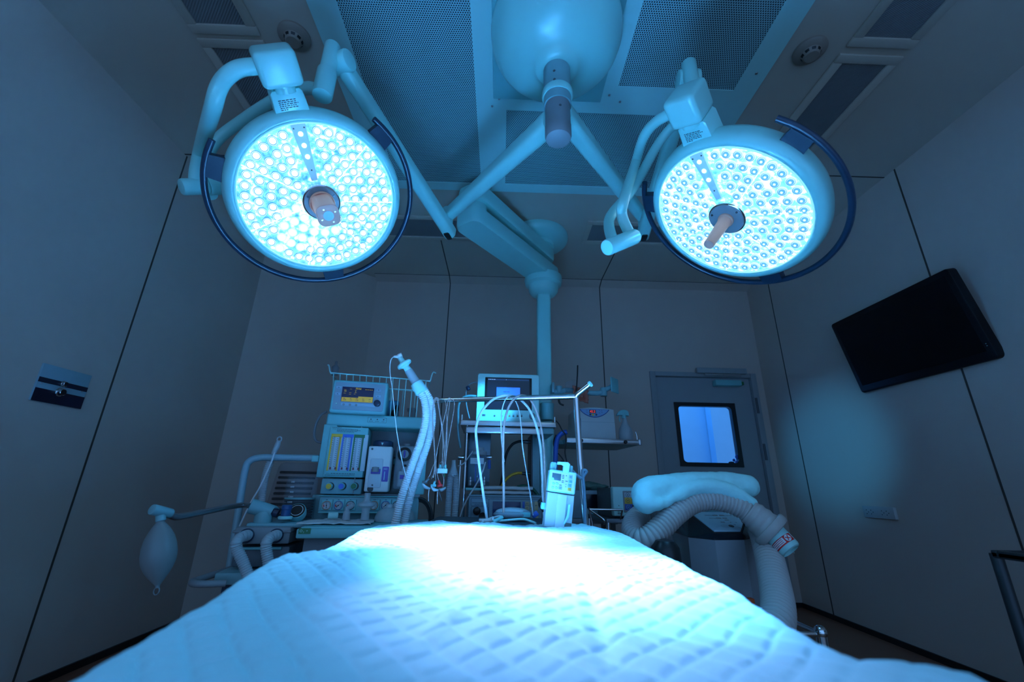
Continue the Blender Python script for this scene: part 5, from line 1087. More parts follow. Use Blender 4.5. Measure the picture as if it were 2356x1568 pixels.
# hoses and cables looped over the bar
def loop(pts, r, m_, label):
    o = MB().tube([P(x, y, y=d) for x, y, d in pts], r, n=14, res=8).build('monitoring_cable', m_); tag(o, label, 'cable', 'cables looped over the chrome bar')
loop([(1120, 1192, 1.80), (1114, 1150, 1.79), (1104, 1080, 1.78), (1096, 1010, 1.78), (1096, 980, 1.78), (1108, 947, 1.79), (1130, 922, 1.80), (1152, 911, 1.82), (1172, 909.5, 1.84), (1186, 913, 1.87), (1200, 921, 1.9), (1218, 942, 1.9), (1234, 980, 1.9), (1243, 1025, 1.9), (1247, 1080, 1.9), (1249, 1140, 1.9), (1253, 1192, 1.9)], .0055, SILC, 'thickest of the pale cables looped over the chrome bar, its left leg bowing farthest out')
loop([(1158.5, 1178, 1.80), (1159, 1120, 1.79), (1157.5, 1050, 1.78), (1159, 985, 1.78), (1166, 948, 1.79), (1178, 923, 1.80), (1192, 911, 1.82), (1204, 909.5, 1.85), (1216, 914, 1.88), (1228, 932, 1.9), (1240, 962, 1.9), (1249, 1010, 1.9), (1253, 1070, 1.9), (1255, 1130, 1.9), (1256, 1185, 1.9)], .005, PINKW, 'pale pinkish cable over the chrome bar, hanging straight in front of the folded cloths')
loop([(1160, 1062, 1.79), (1156, 1030, 1.79), (1153, 990, 1.79), (1154, 950, 1.79), (1160, 925, 1.80), (1168, 912.5, 1.82), (1177, 911, 1.85), (1184, 918, 1.88), (1193, 940, 1.89), (1199, 980, 1.89), (1202, 1025, 1.89), (1212, 1090, 1.89), (1222, 1150, 1.89), (1226, 1185, 1.89)], .0026, SILC, 'thinnest of the pale cables looped over the chrome bar')
# ECG leads hanging at the left end of the bar
t = thing('ecg_leads', 'bundle of thin pinkish ECG leads with clips hanging from the chrome bar', 'ECG leads', P(1005, 1150, y=1.9))
for k, pts in enumerate(([(997, 1098), (1000, 1075), (999, 1030), (995, 980), (996, 935), (1001, 916), (1005, 918), (1013, 960), (1019, 1010), (1018, 1050), (1017, 1072)],
          [(1003, 1108), (1001, 1060), (998, 1000), (996, 950), (1002, 919), (1008, 916), (1010, 935), (1018, 985), (1022, 1030), (1021, 1072)],
          [(1009, 1105), (1003, 1070), (1007, 1030), (1018, 980), (1027, 940), (1032, 917), (1036, 916), (1034, 930), (1029, 970), (1028, 1010), (1024, 1072)],
          [(1022, 918), (1026, 930), (1028, 960), (1026, 1010), (1021, 1060), (1019, 1072)],
          [(1041, 917), (1045, 925), (1044, 945), (1037, 985), (1029, 1030), (1025, 1072)],
          [(985, 1098), (990, 1090), (997, 1070), (1005, 1060)], [(992, 1102), (1000, 1088), (1012, 1086), (1020, 1096), (1021, 1112), (1016, 1128)], [(1005, 1082), (1013, 1064), (1022, 1062), (1026, 1072)])):
    MB().tube(TP(pts, 1.88+.006*k), .0016, n=8, res=6).build('lead_wire', PINKW, t)
EF = Fr(1015, 1080, 1.89, 0)
q = EF.mb(); EF.rect(q, (1006.5, 1076.5), (1028.5, 1088.5), -.008, .012, .003); blk = q.build('connector_block', mat('connector_pale', (.5, .6, .62), .45), t)
for k in range(4):
    q = EF.mb(); u, z = EF.q(1012+4.4*k, 1077, 0); q.cyl((u, 0, z), (u, 0, z+.016), .003, n=10); q.build('plug', OFFW, blk)
q = EF.mb(); q.cyl(EF.w(1022.5, 1089), EF.w(1022.5, 1097), .003, n=8); q.build('green_plug', GREEN, blk)
for (x, y), (x2, y2), m_, nm in (((987, 1101), (978, 1108), DGREY, 'black_clip'), ((1001, 1106), (998, 1116), OFFW, 'white_clip'), ((1009, 1104), (1013, 1116), RED, 'red_clip')):
    q = EF.mb(); a_, b_ = EF.w(x, y), EF.w(x2, y2); d_ = b_-a_; q.cyl(a_, b_, .004, .006, n=12); q.cyl(b_-V((.012, 0, .002)), b_+V((.010, 0, .0)), .006, n=12, bev=.002); q.build(nm, m_, t)
for (x, y), (x2, y2), m_ in (((972, 1112), (990, 1124), mat('clip_grey', (.4, .48, .52), .4)), ((992, 1119), (1009, 1127), mat('clip_grey', (.4, .48, .52), .4)), ((1010, 1124), (1026, 1121), GREY)):
    q = EF.mb(); a_, b_ = EF.w(x, y, -.004), EF.w(x2, y2, -.004); q.tube([a_, a_.lerp(b_, .4)-V((0, 0, .006)), b_], [.003, .0075, .004], n=10, res=6); q.build('clip', m_, t)
for x, y, x2, y2, m_ in ((987, 1123, 986, 1153, CHROME), (1007, 1128, 1006, 1159, CHROME), (1010, 1130, 1017, 1153, DSTEEL)):
    q = EF.mb(); q.tube([EF.w(x, y), EF.w((x+x2)/2-.6, (y+y2)/2), EF.w(x2, y2)], [.0028, .0022, .0012], n=8, res=4); q.build('clip_jaw', m_, t)
# handset and connectors lying on the head pad
HM = P(1178, 1187, y=1.86); HZ = .799
t = thing('handset', 'grey hand-held oximeter lying on the black head pad', 'oximeter', (HM.x, 1.86, HZ), math.radians(12))
q = MB(WM[t.name]); q.ell((0, 0, .024), (.078, .05, .022), n=32); q.box(-.01, .072, -.04, .04, .006, .040, .014, 4); q.build('shell', mat('handset_grey', (.22, .26, .3), .4), t)
q = MB(WM[t.name]); q.ell((.0, .0, .033), (.07, .042, .018), n=32); q.build('front_cover', mat('handset_pale', (.42, .48, .52), .4), t)
q = MB(WM[t.name]); q.box(-.006, .066, -.0425, -.039, .016, .034, .001); q.use(PAPER); q.mats = [OFFW, PAPER]
for k in range(7): q.box(.0+k*.009, .006+k*.009, -.0432, -.0424, .022, .028)
q.build('side_label', None, t)
o = MB().tube([P(1120, 1196, y=1.80), P(1128, 1192, y=1.80), P(1136, 1190, y=1.80), P(1150, 1187, y=1.79), P(1154, 1189, y=1.785)], .004, n=10).build('probe_cable', SILC); tag(o, 'short white cable plugged into the grey handset', 'cable')
q = MB(); q.cyl(P(1156, 1189, y=1.77), P(1134, 1201, y=1.74), .0075, n=14, bev=.002); tag(q.build('connector', OFFW), 'white cable connector on the head pad in front of the handset', 'connector')
q = MB(); a_ = P(1102, 1190, y=1.78); q.box(a_.x, a_.x+.075, 1.765, 1.785, HZ, HZ+.012, .003).box(a_.x+.012, a_.x+.02, 1.75, 1.80, HZ, HZ+.006, .002).box(a_.x+.05, a_.x+.058, 1.75, 1.80, HZ, HZ+.020, .002); tag(q.build('finger_clip', SILC), 'clear plastic clip lying left of the grey handset', 'clip')
o = MB().tube([P(1135, 1199, y=1.76), P(1165, 1196.5, y=1.76), P(1190, 1194, y=1.77), P(1206, 1194, y=1.77), P(1222, 1199, y=1.76), P(1232, 1203, y=1.74)], .0045, n=10).build('white_cord', WHITE); tag(o, 'white cord curving across the head pad in front of the handset', 'cord')
q = MB(Matrix.Translation(P(1231, 1183, y=1.9)) @ Matrix.Rotation(-.6, 4, 'Y')); q.box(-.014, .014, -.01, .01, -.010, .010, .004); tag(q.build('blue_plug', BLUE), 'small blue plug beside the grey handset', 'plug')

# ================================================================== cart, electrosurgical unit, warmer on the right
G = Fr(1409, 1187, 2.55, 3)
(x0_, z1_), (_, z0_) = G.q(1409, 1119, 0), G.q(1414, 1187, 0); x1_ = x0_+.34
t = thing('instrument_cart', 'chrome-railed cart under the white electrosurgical unit', 'cart', G.M @ V((.16, .2, 0)), G.a)
zc = z0_-.012
q = G.mb(); q.box(x0_-.05, x1_+.02, -.02, .42, zc-.025, zc, .004); q.build('top_shelf', mat('cart_steel', (.2, .23, .26), .3, .6), t)
q = G.mb(); q.box(x0_-.05, x1_+.02, -.02, .42, .25, .27, .004); q.build('bottom_shelf', STEEL, t)
for u in (x0_-.04, x1_+.01):
    for v_ in (-.01, .41):
        q = G.mb(); q.cyl((u, v_, .06), (u, v_, zc-.02), .012, n=14); lg = q.build('leg', CHROME, t)
        q = G.mb(); q.cyl((u-.012, v_, .032), (u+.012, v_, .032), .032, n=18); q.build('caster', BLACK, lg)
r0_, rz = G.q(1356, 1171, -.06); r1_ = x0_+.03
q = G.mb(); q.tube([(r0_+.02, -.06, rz-.10), (r0_, -.06, rz), (r0_, -.06, rz)], .005, n=8, res=3); q.tube([(r0_, -.06, rz), (r1_, -.06, rz)], .006, n=10); q.tube([(r0_, -.06, rz), (r0_+.07, -.08, rz-.05), (r0_+.075, -.08, rz-.075)], .005, n=8); q.tube([(r1_, -.06, rz), (r1_, -.02, zc)], .005, n=8); q.tube([(r0_+.02, -.06, rz-.10), (x0_-.04, -.01, zc-.06)], .005, n=8); q.build('side_rail', CHROME, t)
t = thing('electrosurgical_unit', 'white electrosurgical unit with white, yellow and blue display rows', 'electrosurgical unit', G.M @ V((.16, .15, zc)), G.a)
q = G.mb(); q.box(x0_, x1_, 0, .05, z0_, z1_, .008, 3); q.build('front_panel', MATS['monitor_white'], t)
q = G.mb(); q.box(x0_+.005, x1_-.005, .045, .36, zc, z1_-.006, .006); q.build('case', DGREY, t)
(sx0_, sz1_), (_, sz0_) = G.q(1432.5, 1128.5, -.002), G.q(1437, 1178, -.002); sx1_ = x1_-.03
q = G.mb(); q.prism(rrect(sx0_, sx1_, sz0_, sz1_, .004), Matrix.Translation((0, .001, 0)) @ FX, .004, .001); dp = q.build('display_panel', GREY, t)
hh = (sz1_-sz0_)
for k, (m_, f0, f1) in enumerate(((mat('row_pale', (.5, .58, .64), .4), .70, .92), (mat('row_yellow', (.75, .45, .06), .4), .40, .69), (mat('row_blue', (.02, .07, .4), .4), .10, .38))):
    q = G.mb(); q.box(sx0_+.008, sx1_-.006, -.0042, -.002, sz0_+hh*f0, sz0_+hh*f1, .001); rw = q.build('display_row', m_, dp)
    q = G.mb(); zc_ = sz0_+hh*(f0+f1)/2; q.lathe([(.0115, .0), (.0115, .001), (.0098, .001), (.0098, .0)], (sx0_+.026, -.0042, zc_), (0, -1, 0), 20, False); q.lathe([(.003, 0), (.003, .001), (.0003, .001)], (sx0_+.026, -.0042, zc_), (0, -1, 0), 10); q.build('key', OFFW if k == 2 else PAPER, rw)
    q = G.mb(); q.box(sx0_+.05, sx0_+.10, -.0050, -.004, zc_-.012, zc_+.012, .001); q.build('readout', BLACK, rw)
q = G.mb(); u, z = G.q(1424.4, 1173, 0); q.lathe([(.011, 0), (.010, .01), (.001, .011)], (u, 0, z), (0, -1, 0), 20); q.build('power_knob', WHITE, t)
q = G.mb(); u, z = G.q(1424, 1163.5, 0); q.prism([(u-.003, z), (u+.003, z), (u, z+.006)], FX, .0008); u, z = G.q(1426, 1181.5, 0); G.dashes(q, u-.012, u+.008, z+.004, z-.001, 1, -.0004); q.build('panel_print', PAPER, t)
# second device with dark screen
K = Fr(1343, 1185, 3.0, 0)
(x0_, z1_), (x1_, z0_) = K.q(1316, 1126.5, 0), K.q(1412, 1193, 0)
t = thing('recorder_unit', 'grey unit with square dark screen behind the chrome post', 'medical unit', K.M @ V(((x0_+x1_)/2, .1, z0_)))
q = K.mb(); q.box(x0_, x1_, 0, .3, z0_, z1_, .006); q.build('case', mat('case_blue_grey', (.24, .38, .45), .4), t)
q = K.mb(); K.rect(q, (1344, 1136), (1376, 1169.5), -.003, .002, .002); q.build('screen', mat('recorder_screen', (.006, .012, .025), .2), t)
q = K.mb(); K.rect(q, (1378, 1132), (1399, 1170), -.002, .002, .002); q.build('side_panel', GREY, t)
q = K.mb(); K.rect(q, (1347, 1173), (1402, 1191), -.004, .002, .002); lp = q.build('lower_panel', LGREY, t)
for px in (1370, 1397):
    q = K.mb(); K.disc(q, px, 1182, .010, -.010, -.003, 18); q.build('socket', DGREY, lp)
q = K.mb(); q.box(x0_-.02, x1_+.02, -.03, .32, z0_-.03, z0_-.001, .004).box(x0_-.01, x0_+.02, 0, .3, 0, z0_-.03).box(x1_-.02, x1_+.01, 0, .3, 0, z0_-.03); tag(q.build('low_table', GREY), 'grey stand under the unit with the square dark screen', 'stand')
q = K.mb(); xa = K.q(1344, 1115, .03)[0]; xb = K.q(1400, 1115, .03)[0]
q.grid(lambda a, d: V((xa+(xb-xa)*a, .02+.20*(.5+.5*math.cos(2*PI*d)), z1_+.030+.034*math.sin(2*PI*d)*(.55+.45*math.sin(PI*min(1, a*1.15+.1)))*(1-.35*a)-.006*a+.012*noise.noise(V((a*5, d*7, 2))))), 30, 28); tag(q.build('green_drape', CLOTH), 'crumpled green cloth on the unit with the square dark screen', 'cloth')
# forced-air warmer
t = thing('warming_unit', 'grey forced-air warmer with black top, control panel and beige ribbed hose', 'warming unit', (.98, 2.1, 0))
zb_ = .735
base = [P(1567, 1225, y=2.14), P(1582, 1229, y=1.99), P(1644, 1233, y=1.90), P(1712, 1233, y=1.93), P(1735, 1230, y=2.00)]
base = [V((p.x, p.y, 0)) for p in base]; base += [V((base[4].x+.02, 2.26, 0)), V((base[0].x-.0, 2.26, 0))]
cen = sum(base, V())/len(base)
q = MB(); rows = []
for z, k in ((.36, .86), (.37, .93), (.40, .98), (.46, 1.0), (zb_, .985)): rows.append([cen+(p-cen)*k+V((0, 0, z)) for p in base])
q.rings(rows); q.build('housing', mat('warmer_grey', (.36, .4, .43), .4), t, 20)
A, B_, C_, D_ = P(1582, 1177.5, y=2.13), P(1721, 1179, y=2.13), P(1708, 1225, y=1.945), P(1641, 1225, y=1.925)
def hull(pts, name, m_, parent, bev=.004):
    b = bmesh.new(); [b.verts.new(p) for p in pts]; bmesh.ops.convex_hull(b, input=b.verts[:]); bmesh.ops.dissolve_limit(b, angle_limit=.03, verts=b.verts[:], edges=b.edges[:])
    if bev: bmesh.ops.bevel(b, geom=b.edges[:], offset=bev, segments=2, affect='EDGES', profile=.5)
    q = MB(); q.add(b); return q.build(name, m_, parent)
hull([cen+(p-cen)*.99+V((0, 0, zb_)) for p in base]+[A, B_, C_, D_, A+V((-.0, .11, -.01)), B_+V((0, .11, -.01))], 'top_cover', mat('warmer_black', (.012, .018, .028), .25), t)
nrm = (B_-A).cross(D_-A).normalized(); nrm = nrm if nrm.dot(CAM-A) > 0 else -nrm
pa = [P(1585, 1179.5, y=2.115), P(1717, 1181, y=2.115), P(1705, 1221.5, y=1.955), P(1644.5, 1221.5, y=1.94)]
pc_ = sum(pa, V())/4; ctr = sum((A, B_, C_, D_), V())/4
pa = [A.lerp(ctr, .07), B_.lerp(ctr, .07), C_.lerp(ctr, .09), D_.lerp(ctr, .09)]
cpn = hull([p+nrm*.006 for p in pa]+[p-nrm*.006 for p in pa], 'control_panel', mat('warmer_panel', (.5, .76, .86), .35), t, .002)
def on_panel(a, d): return pa[0].lerp(pa[1], a).lerp(pa[3].lerp(pa[2], a), d)+nrm*.0066
ex = (B_-A).normalized(); ey = nrm.cross(ex)
for a, d, w_, m_ in ((.40, .22, .011, GREY), (.44, .38, .011, GREY), (.53, .22, .011, GREY), (.57, .38, .011, GREY), (.60, .49, .010, GREY), (.64, .60, .010, GREY), (.48, .6, .010, GREY)):
    p = on_panel(a, d); q = MB(Matrix(((ex.x, ey.x, nrm.x, p.x), (ex.y, ey.y, nrm.y, p.y), (ex.z, ey.z, nrm.z, p.z), (0, 0, 0, 1)))); q.box(-w_, w_, -.004, .004, -.001, .0015, .0008); q.build('indicator', m_, cpn)
q = MB()
for a, d, w_ in ((.29, .22, .022), (.33, .38, .020), (.64, .22, .018), (.67, .38, .016), (.70, .49, .016), (.74, .60, .014), (.42, .72, .02), (.72, .72, .012)):
    p = on_panel(a, d); k = -w_
    while k < w_:
        s = random.uniform(.002, .006); q.rings([[p+ex*(k+dx)+ey*dy+nrm*dz for dx, dy in ((0, -.0016), (s, -.0016), (s, .0016), (0, .0016))] for dz in (-.0002, .0006)]); k += s+.0016
q.build('panel_print', mat('print_navy', (.05, .1, .18), .5), cpn)
for a, d, m_ in ((.50, .82, CLEAR), (.68, .80, DGREY), (.86, .9, CLEAR)):
    p = on_panel(a, d); q = MB(Matrix(((ex.x, ey.x, nrm.x, p.x), (ex.y, ey.y, nrm.y, p.y), (ex.z, ey.z, nrm.z, p.z), (0, 0, 0, 1)))); q.ell((0, 0, .001), (.022 if m_ is CLEAR else .012, .012, .003), n=16); q.build('key', m_, cpn)
h0 = P(1641, 1175, y=2.16); q = MB(); q.box(h0.x-.032, h0.x+.028, 2.15, 2.18, h0.z-.012, h0.z+.008, .005); q.build('carry_handle', LGREY, t)
q = MB(); q.cyl((.98, 2.1, .06), (.98, 2.1, .37), .03, n=20); q.build('stand_pole', STEEL, t)
q = MB()
for k in range(5):
    a = k*2*PI/5+.3; q.tube([(.98, 2.1, .07), (.98+.2*math.cos(a), 2.1+.2*math.sin(a), .055)], .02, n=10, res=2); q.cyl((.98+.2*math.cos(a)-.012, 2.1+.2*math.sin(a), .028), (.98+.2*math.cos(a)+.012, 2.1+.2*math.sin(a), .028), .028, n=14)
q.build('stand_base', DGREY, t)
p = P(1722, 1386, y=1.92); q = MB(); q.box(p.x-.012, p.x+.02, 1.905, 1.935, p.z-.016, p.z+.018, .004); q.build('orange_latch', mat('orange_plastic', (.8, .12, .02), .4), t)
R_ = .042
q = MB(); q.hose(TP([(1500, 1172, 2.0), (1478, 1182, 1.99), (1459, 1200, 1.94), (1456, 1222, 1.87), (1470, 1240, 1.81), (1494, 1235, 1.79), (1522, 1212, 1.80), (1555, 1180, 1.82), (1590, 1156, 1.84), (1630, 1147, 1.85), (1668, 1152, 1.85), (1700, 1164, 1.84), (1722, 1177, 1.83)]), R_, .0165, .075, 24); q.build('hose', HOSE, t)
q = MB(); hp = TP([(1722, 1176, 1.83), (1738, 1188, 1.82), (1755, 1203, 1.81), (1768, 1214, 1.80)]); q.tube(hp, lambda L, f: (.050+.012*f)*(1+.035*math.sin(L/.0165*2*PI*(1-.4*f))), n=24, res=16, step=.0035); q.build('hose_cuff', HOSE, t)
d_ = (hp[3]-hp[1]).normalized()
q = MB(); q.lathe([(.05, -.008), (.072, -.006), (.075, .0), (.075, .018), (.07, .026), (.045, .03), (.001, .03)], hp[3], d_, n=36); q.build('hose_collar', HOSE, t)
nz0, nz1 = P(1780, 1226, y=1.79), P(1819, 1266, y=1.75); d_ = (nz1-nz0); Ln = d_.length; d_.normalize()
q = MB(); q.lathe([(.044, -.02), (.044, .0), (.043, Ln*.9), (.040, Ln), (.034, Ln+.003), (.033, Ln-.01), (.001, Ln-.012)], nz0, d_, n=36); nz = q.build('nozzle', WHITE, t)
side = (CAM-nz0); side = (side-d_*side.dot(d_)).normalized(); sd2 = d_.cross(side)
def on_noz(h, a, r=.0442): return nz0+d_*h+(side*math.cos(a)+sd2*math.sin(a))*r
def patch(h0, h1, a0, a1, name, m_, parent, r=.0446):
    q = MB(); q.rings([[on_noz(h, a, rr) for h, rr in ((h0, r), (h1, r), (h1, r-.0012), (h0, r-.0012))] for a in (a0+(a1-a0)*k/14 for k in range(15))]); return q.build(name, m_, parent)
sgn = 1 if (on_noz(.02, .7)-on_noz(.02, 0)).dot(RT) > 0 else -1
lb = patch(Ln*.42, Ln*.78, -1.15, 1.0, 'warning_label', RED, nz)
patch(Ln*.46, Ln*.72, *((-.95, .25) if sgn > 0 else (-.25, .95)), 'label_field', mat('label_white', (.72, .78, .82), .5), lb, .0452)
for k in range(3): patch(Ln*(.50+.075*k), Ln*(.525+.075*k), *((-.85, .12) if sgn > 0 else (-.12, .85)), 'label_line', RED, lb, .0455)
ca = .62*sgn; cq = on_noz(Ln*.6, ca, .0445); cn = (side*math.cos(ca)+sd2*math.sin(ca))
q = MB(); q.lathe([(.0125, 0), (.0125, .0012), (.001, .0012)], cq, cn, n=24); rd = q.build('warning_disc', mat('label_white', (.72, .78, .82), .5), lb)
q = MB(); e1 = cn.orthogonal().normalized(); e2 = cn.cross(e1)
for a in (.6, 2.2): e = e1*math.cos(a)+e2*math.sin(a); f_ = cn.cross(e); q.rings([[cq+cn*.0018+e*s+f_*w_+cn*z for w_, z in ((-.0014, -.0006), (.0014, -.0006), (.0014, .0003), (-.0014, .0003))] for s in (-.010, .010)])
q.build('warning_cross', RED, rd)
patch(Ln*.06, Ln*.22, *((-.15, .35) if sgn > 0 else (-.35, .15)), 'black_slot', BLACK, nz)
q = MB(); q.hose(TP([(1748, 1210, 1.93), (1762, 1250, 1.86), (1774, 1300, 1.76), (1784, 1350, 1.67), (1790, 1395, 1.59), (1786, 1435, 1.53), (1764, 1462, 1.52), (1735, 1472, 1.56), (1700, 1462, 1.70), (1680, 1440, 1.88)]), .048, .0165, .09, 24); q.build('supply_hose', HOSE, t)
# padded sleeve over the hose
q = MB(); q.tube(TP([(1478, 1150, 1.80), (1486, 1135, 1.82), (1510, 1127, 1.84), (1560, 1119, 1.86), (1620, 1113, 1.88), (1680, 1113, 1.89), (1722, 1118, 1.89)]), [.046, .056, .06, .056, .052, .052, .05, .048], n=24, res=8)
q.ell(P(1484, 1150, y=1.80), (.050, .05, .052)); q.ell(P(1722, 1118, y=1.89), (.042, .05, .046)); q.ell(P(1502, 1158, y=1.80), (.05, .05, .03))
lip = TP([(1525, 1158, 1.79), (1550, 1143, 1.80), (1590, 1124, 1.82), (1640, 1119, 1.835), (1690, 1133, 1.83), (1725, 1153, 1.82), (1738, 1165, 1.815)])
q.tube(lip, [.02, .022, .03, .034, .03, .024, .016], n=16, res=6)
o = q.build('padded_sleeve', FOAM); tag(o, 'white padded sleeve draped over the beige ribbed hose of the warmer', 'padded sleeve')
m = o.modifiers.new('merge', 'REMESH'); m.mode = 'VOXEL'; m.voxel_size = .006; m.use_smooth_shade = True
m = o.modifiers.new('smooth', 'SMOOTH'); m.iterations = 6
tex = bpy.data.textures.new('foam_lumps', 'CLOUDS'); tex.noise_scale = .05
m = o.modifiers.new('lumps', 'DISPLACE'); m.texture = tex; m.strength = .012; m.mid_level = .5
# black bin between the sheet and the warmer
c = P(1567, 1290, y=1.74); hb = P(1555, 1238, y=1.74).z; q = MB(); q.lathe([(.045, 0), (.05, .02), (.052, .30), (.054, hb-.07), (.05, hb-.03), (.034, hb-.008), (.001, hb)], (c.x-.054, 1.74, 0), n=36); tag(q.build('waste_bin', BLACK), 'black rounded bin squeezed between the sheet and the warmer', 'bin')
# chrome stand right of the table
t = thing('footstool', 'low chrome-framed stand on the floor right of the table', 'stand', (.85, 1.7, 0))
cs_ = P(1888, 1455, y=1.66)
x0_, x1_, y0_, y1_, zs = cs_.x-.30, cs_.x, 1.66, 1.88, cs_.z
for (x, y) in ((x0_, y0_), (x1_, y0_), (x0_, y1_), (x1_, y1_)):
    q = MB(); q.tube([(x, y, zs), (x, y, .3), (x, y, .0)], .018, n=14, res=2); q.ell((x, y, zs+.002), (.021, .021, .021), n=14); q.build('leg', CHROME, t)
for a_, b_ in (((x0_, y0_), (x1_, y0_)), ((x0_, y1_), (x1_, y1_)), ((x0_, y0_), (x0_, y1_)), ((x1_, y0_), (x1_, y1_))):
    q = MB(); q.cyl((*a_, zs-.004), (*b_, zs-.004), .008, n=12); q.build('rail', CHROME, t)
q = MB(); q.box(x0_+.01, x1_-.01, y0_+.01, y1_-.01, .24, .255, .004); q.build('lower_shelf', DGREY, t)
# instrument trolley at the right edge
cn_ = P(2277, 1264, y=1.40)
t = thing('instrument_trolley', 'dark metal trolley frame cut off by the right edge of the photo', 'trolley', (cn_.x+.3, 1.15, 0))
x0_, x1_, y0_, y1_, zs = cn_.x, cn_.x+.62, .95, 1.40, cn_.z
TM = mat('trolley_steel', (.07, .075, .08), .4, .6)
for (x, y) in ((x0_, y0_), (x1_, y0_), (x0_, y1_), (x1_, y1_)):
    q = MB(); q.cyl((x+.015 if x == x0_ else x-.015, y, zs-.01), (x+.015 if x == x0_ else x-.015, y, .07), .0155, n=14); lg = q.build('leg', TM, t)
    q = MB(); q.cyl((x-.012, y, .036), (x+.012, y, .036), .036, n=18); q.build('caster', BLACK, lg)
q = MB(); q.box(x0_, x1_, y0_, y1_, zs-.02, zs-.004, .003); frame_bars(q, x0_, x1_, y0_, y1_, .018, zs-.022, zs); q.build('tray', TM, t)
q = MB(); q.box(x0_+.02, x1_-.02, y0_+.02, y1_-.02, .25, .262, .003); q.build('lower_tray', TM, t)
q = MB(); q.grid(lambda a, d: V((x0_+.045+a*.5, y0_+.06+d*.31, zs+.012+.03*abs(noise.noise(V((a*5, d*5, 3))))+.016*min(1, a*6))), 30, 24); o = q.build('dark_drape', DCLOTH); s_ = o.modifiers.new('thick', 'SOLIDIFY'); s_.thickness = .01; s_.offset = -1; tag(o, 'dark crumpled cloth on the trolley at the right edge', 'cloth')

# ================================================================== on the walls
# television on the right wall, tilted down
xb_, xt_ = 2.57, 2.46
y0_, y1_ = 2.037, 2.919
zt_, zb_ = 2.125, 1.602
tv = thing('television', 'large black switched-off television tilted on the right wall', 'television', (2.55, (y0_+y1_)/2, zb_))
up_ = V((xt_-xb_, 0, zt_-zb_)); hgt = up_.length; up_.normalize(); sy = V((0, -1, 0)); nz_ = sy.cross(up_); nz_ = nz_ if nz_.x < 0 else -nz_
O_ = V((xb_, y1_, zb_))
TM_ = Matrix(((sy.x, up_.x, nz_.x, O_.x), (sy.y, up_.y, nz_.y, O_.y), (sy.z, up_.z, nz_.z, O_.z), (0, 0, 0, 1)))
W2 = y1_-y0_
q = MB(TM_); q.prism(rrect(0, W2, 0, hgt, .022), Matrix.Translation((0, 0, -.05)), .05, .008); q.build('casing', mat('tv_black', (.006, .006, .008), .35, spec=.25), tv)
q = MB(TM_); q.box(.035, W2-.035, .05, hgt-.035, -.001, .0015); q.build('screen', mat('tv_screen', (.003, .003, .005), .3, spec=.2), tv)
q = MB(TM_); q.box(W2-.022, W2-.018, .075, .079, .0, .002).box(W2-.022, W2-.018, .087, .091, .0, .002); q.build('indicator', LGREY, tv)
q = MB(); q.box(xb_-.03, XR, (y0_+y1_)/2-.1, (y0_+y1_)/2+.1, 1.75, 1.95, .005); q.build('wall_bracket', BLACK, tv)
# power outlet
oy0, oy1, oz0, oz1 = 2.922, 3.176, .768, .844
t = thing('power_outlet', 'white double power outlet low on the right wall', 'power outlet', (XR-.01, 3.05, oz0))
q = MB(); q.box(XR-.022, XR, oy0, oy1, oz0, oz1, .004); q.build('plate', mat('outlet_white', (.5, .5, .5), .4), t)
for k in range(2):
    for j in range(2):
        cy = 3.135-.125*k-.038*j; cz = (oz0+oz1)/2; q = MB()
        for dy, dz in ((.008, .012), (-.008, .0), (.008, -.012)): q.cyl((XR-.0225, cy+dy, cz+dz), (XR-.02, cy+dy, cz+dz), .0032, n=10)
        q.build('socket_holes', BLACK, t)
# control plate on the left wall
py0, py1, pz0, pz1 = 1.98, 2.226, 1.267, 1.4425
t = thing('control_plate', 'light blue wall plate with two navy stripes and two round knobs on the left wall', 'wall plate', (XL, 2.1, pz0))
PB = mat('plate_pale', (.30, .46, .52), .4); PN = mat('plate_navy', (.008, .008, .03), .35)
hh = pz1-pz0
q = MB(); q.box(XL-.004, XL+.010, py0, py1, pz0, pz1, .001); q.build('plate', PB, t)
for f0, f1 in ((.0, .345), (.50, .635)):
    q = MB(); q.box(XL+.0095, XL+.0112, py0+.0005, py1-.0005, pz0+hh*f0+.0005, pz0+hh*f1); q.build('stripe', PN, t)
for fy, fz, r_ in ((.47, .575, .012), (.45, .34, .0165)):
    q = MB(); q.lathe([(r_*1.25, 0), (r_*1.25, .003), (r_, .004), (r_, .014 if r_ < .014 else .02), (r_*.85, .016 if r_ < .014 else .022), (.001, .016 if r_ < .014 else .022)], (XL+.011, py0+(py1-py0)*fy, pz0+hh*fz), (1, 0, 0), 28)
    kb = q.build('knob', CHROME, t); q = MB(); q.lathe([(r_*.82, 0), (r_*.8, .002), (.001, .002)], (XL+.011+(.0155 if r_ < .014 else .0215), py0+(py1-py0)*fy, pz0+hh*fz), (1, 0, 0), 24); q.build('knob_face', BLACK, kb)
for fy, fz in ((.08, .47), (.90, .49)):
    q = MB(); q.lathe([(.004, 0), (.003, .002), (.001, .002)], (XL+.010, py0+(py1-py0)*fy, pz0+hh*fz), (1, 0, 0), 10); q.build('screw', STEEL, t)
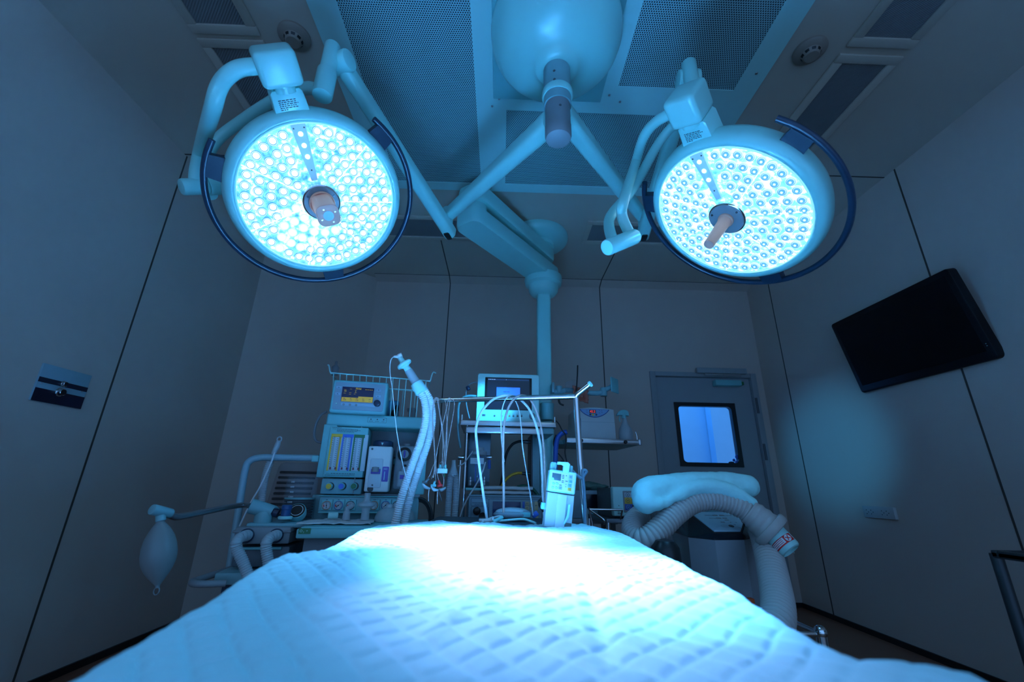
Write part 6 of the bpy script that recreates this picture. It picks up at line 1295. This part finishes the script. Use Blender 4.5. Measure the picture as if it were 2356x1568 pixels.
# ================================================================== light
LC = (.045, .45, 1.0)
def beam(K, watts, deg, blend, name='surgical_beam', aim=None, soft=.2, col=LC):
    ld = bpy.data.lights.new(name, 'SPOT'); ld.energy = watts; ld.color = col; ld.spot_size = math.radians(deg); ld.spot_blend = blend; ld.shadow_soft_size = soft
    o = bpy.data.objects.new(name, ld); COL.objects.link(o); d = K.n if aim is None else (V(aim)-K.c).normalized()
    o.matrix_world = Matrix.Translation(K.c+K.n*.2) @ d.to_track_quat('-Z', 'Y').to_matrix().to_4x4()
CORE, HALO = (.14, .44, 1.), (.17, .5, 1.)
beam(KL, 2300, 24, 1., 'core_beam', (.12, .88, .8), .1, CORE); beam(KR, 3300, 26, 1., 'core_beam', (-.11, 1.30, .8), .1, CORE)
beam(KL, 200, 18, 1., 'halo_beam', (.03, .56, .8), .06, (.36, .5, 1.)); beam(KR, 110, 44, 1., 'halo_beam', (-.03, 1.2, .8), .15, HALO)
beam(KL, 20, 110, 1., 'spill_beam'); beam(KR, 30, 110, 1., 'spill_beam')
beam(KR, 420, 13, .9, 'added_beam', (.04, 2.8, 1.60), .03)  # added spot, only there to brighten the patient monitor
beam(KL, 230, 19, 1., 'added_beam', (2.6, 3.5, 1.40), .08)  # added spot that makes the cyan patch on the right wall
al = bpy.data.lights.new('corridor_light', 'AREA'); al.energy = 20; al.color = (.05, .40, 1); al.size = 1.0
o = bpy.data.objects.new('corridor_light', al); COL.objects.link(o); o.location = (1.9, 4.8, 2.9)
wd = bpy.data.worlds.new('world'); sc.world = wd; wd.use_nodes = True
wd.node_tree.nodes['Background'].inputs['Color'].default_value = (.2, .48, 1, 1); wd.node_tree.nodes['Background'].inputs['Strength'].default_value = 1.0
sc.view_settings.view_transform = 'Standard'; sc.view_settings.look = 'None'; sc.view_settings.exposure = 0; sc.view_settings.gamma = 1; sc.view_settings.use_curve_mapping = False
sc.cycles.max_bounces = 6; sc.cycles.transparent_max_bounces = 16; sc.cycles.sample_clamp_indirect = 40; sc.cycles.caustics_reflective = False; sc.cycles.caustics_refractive = False
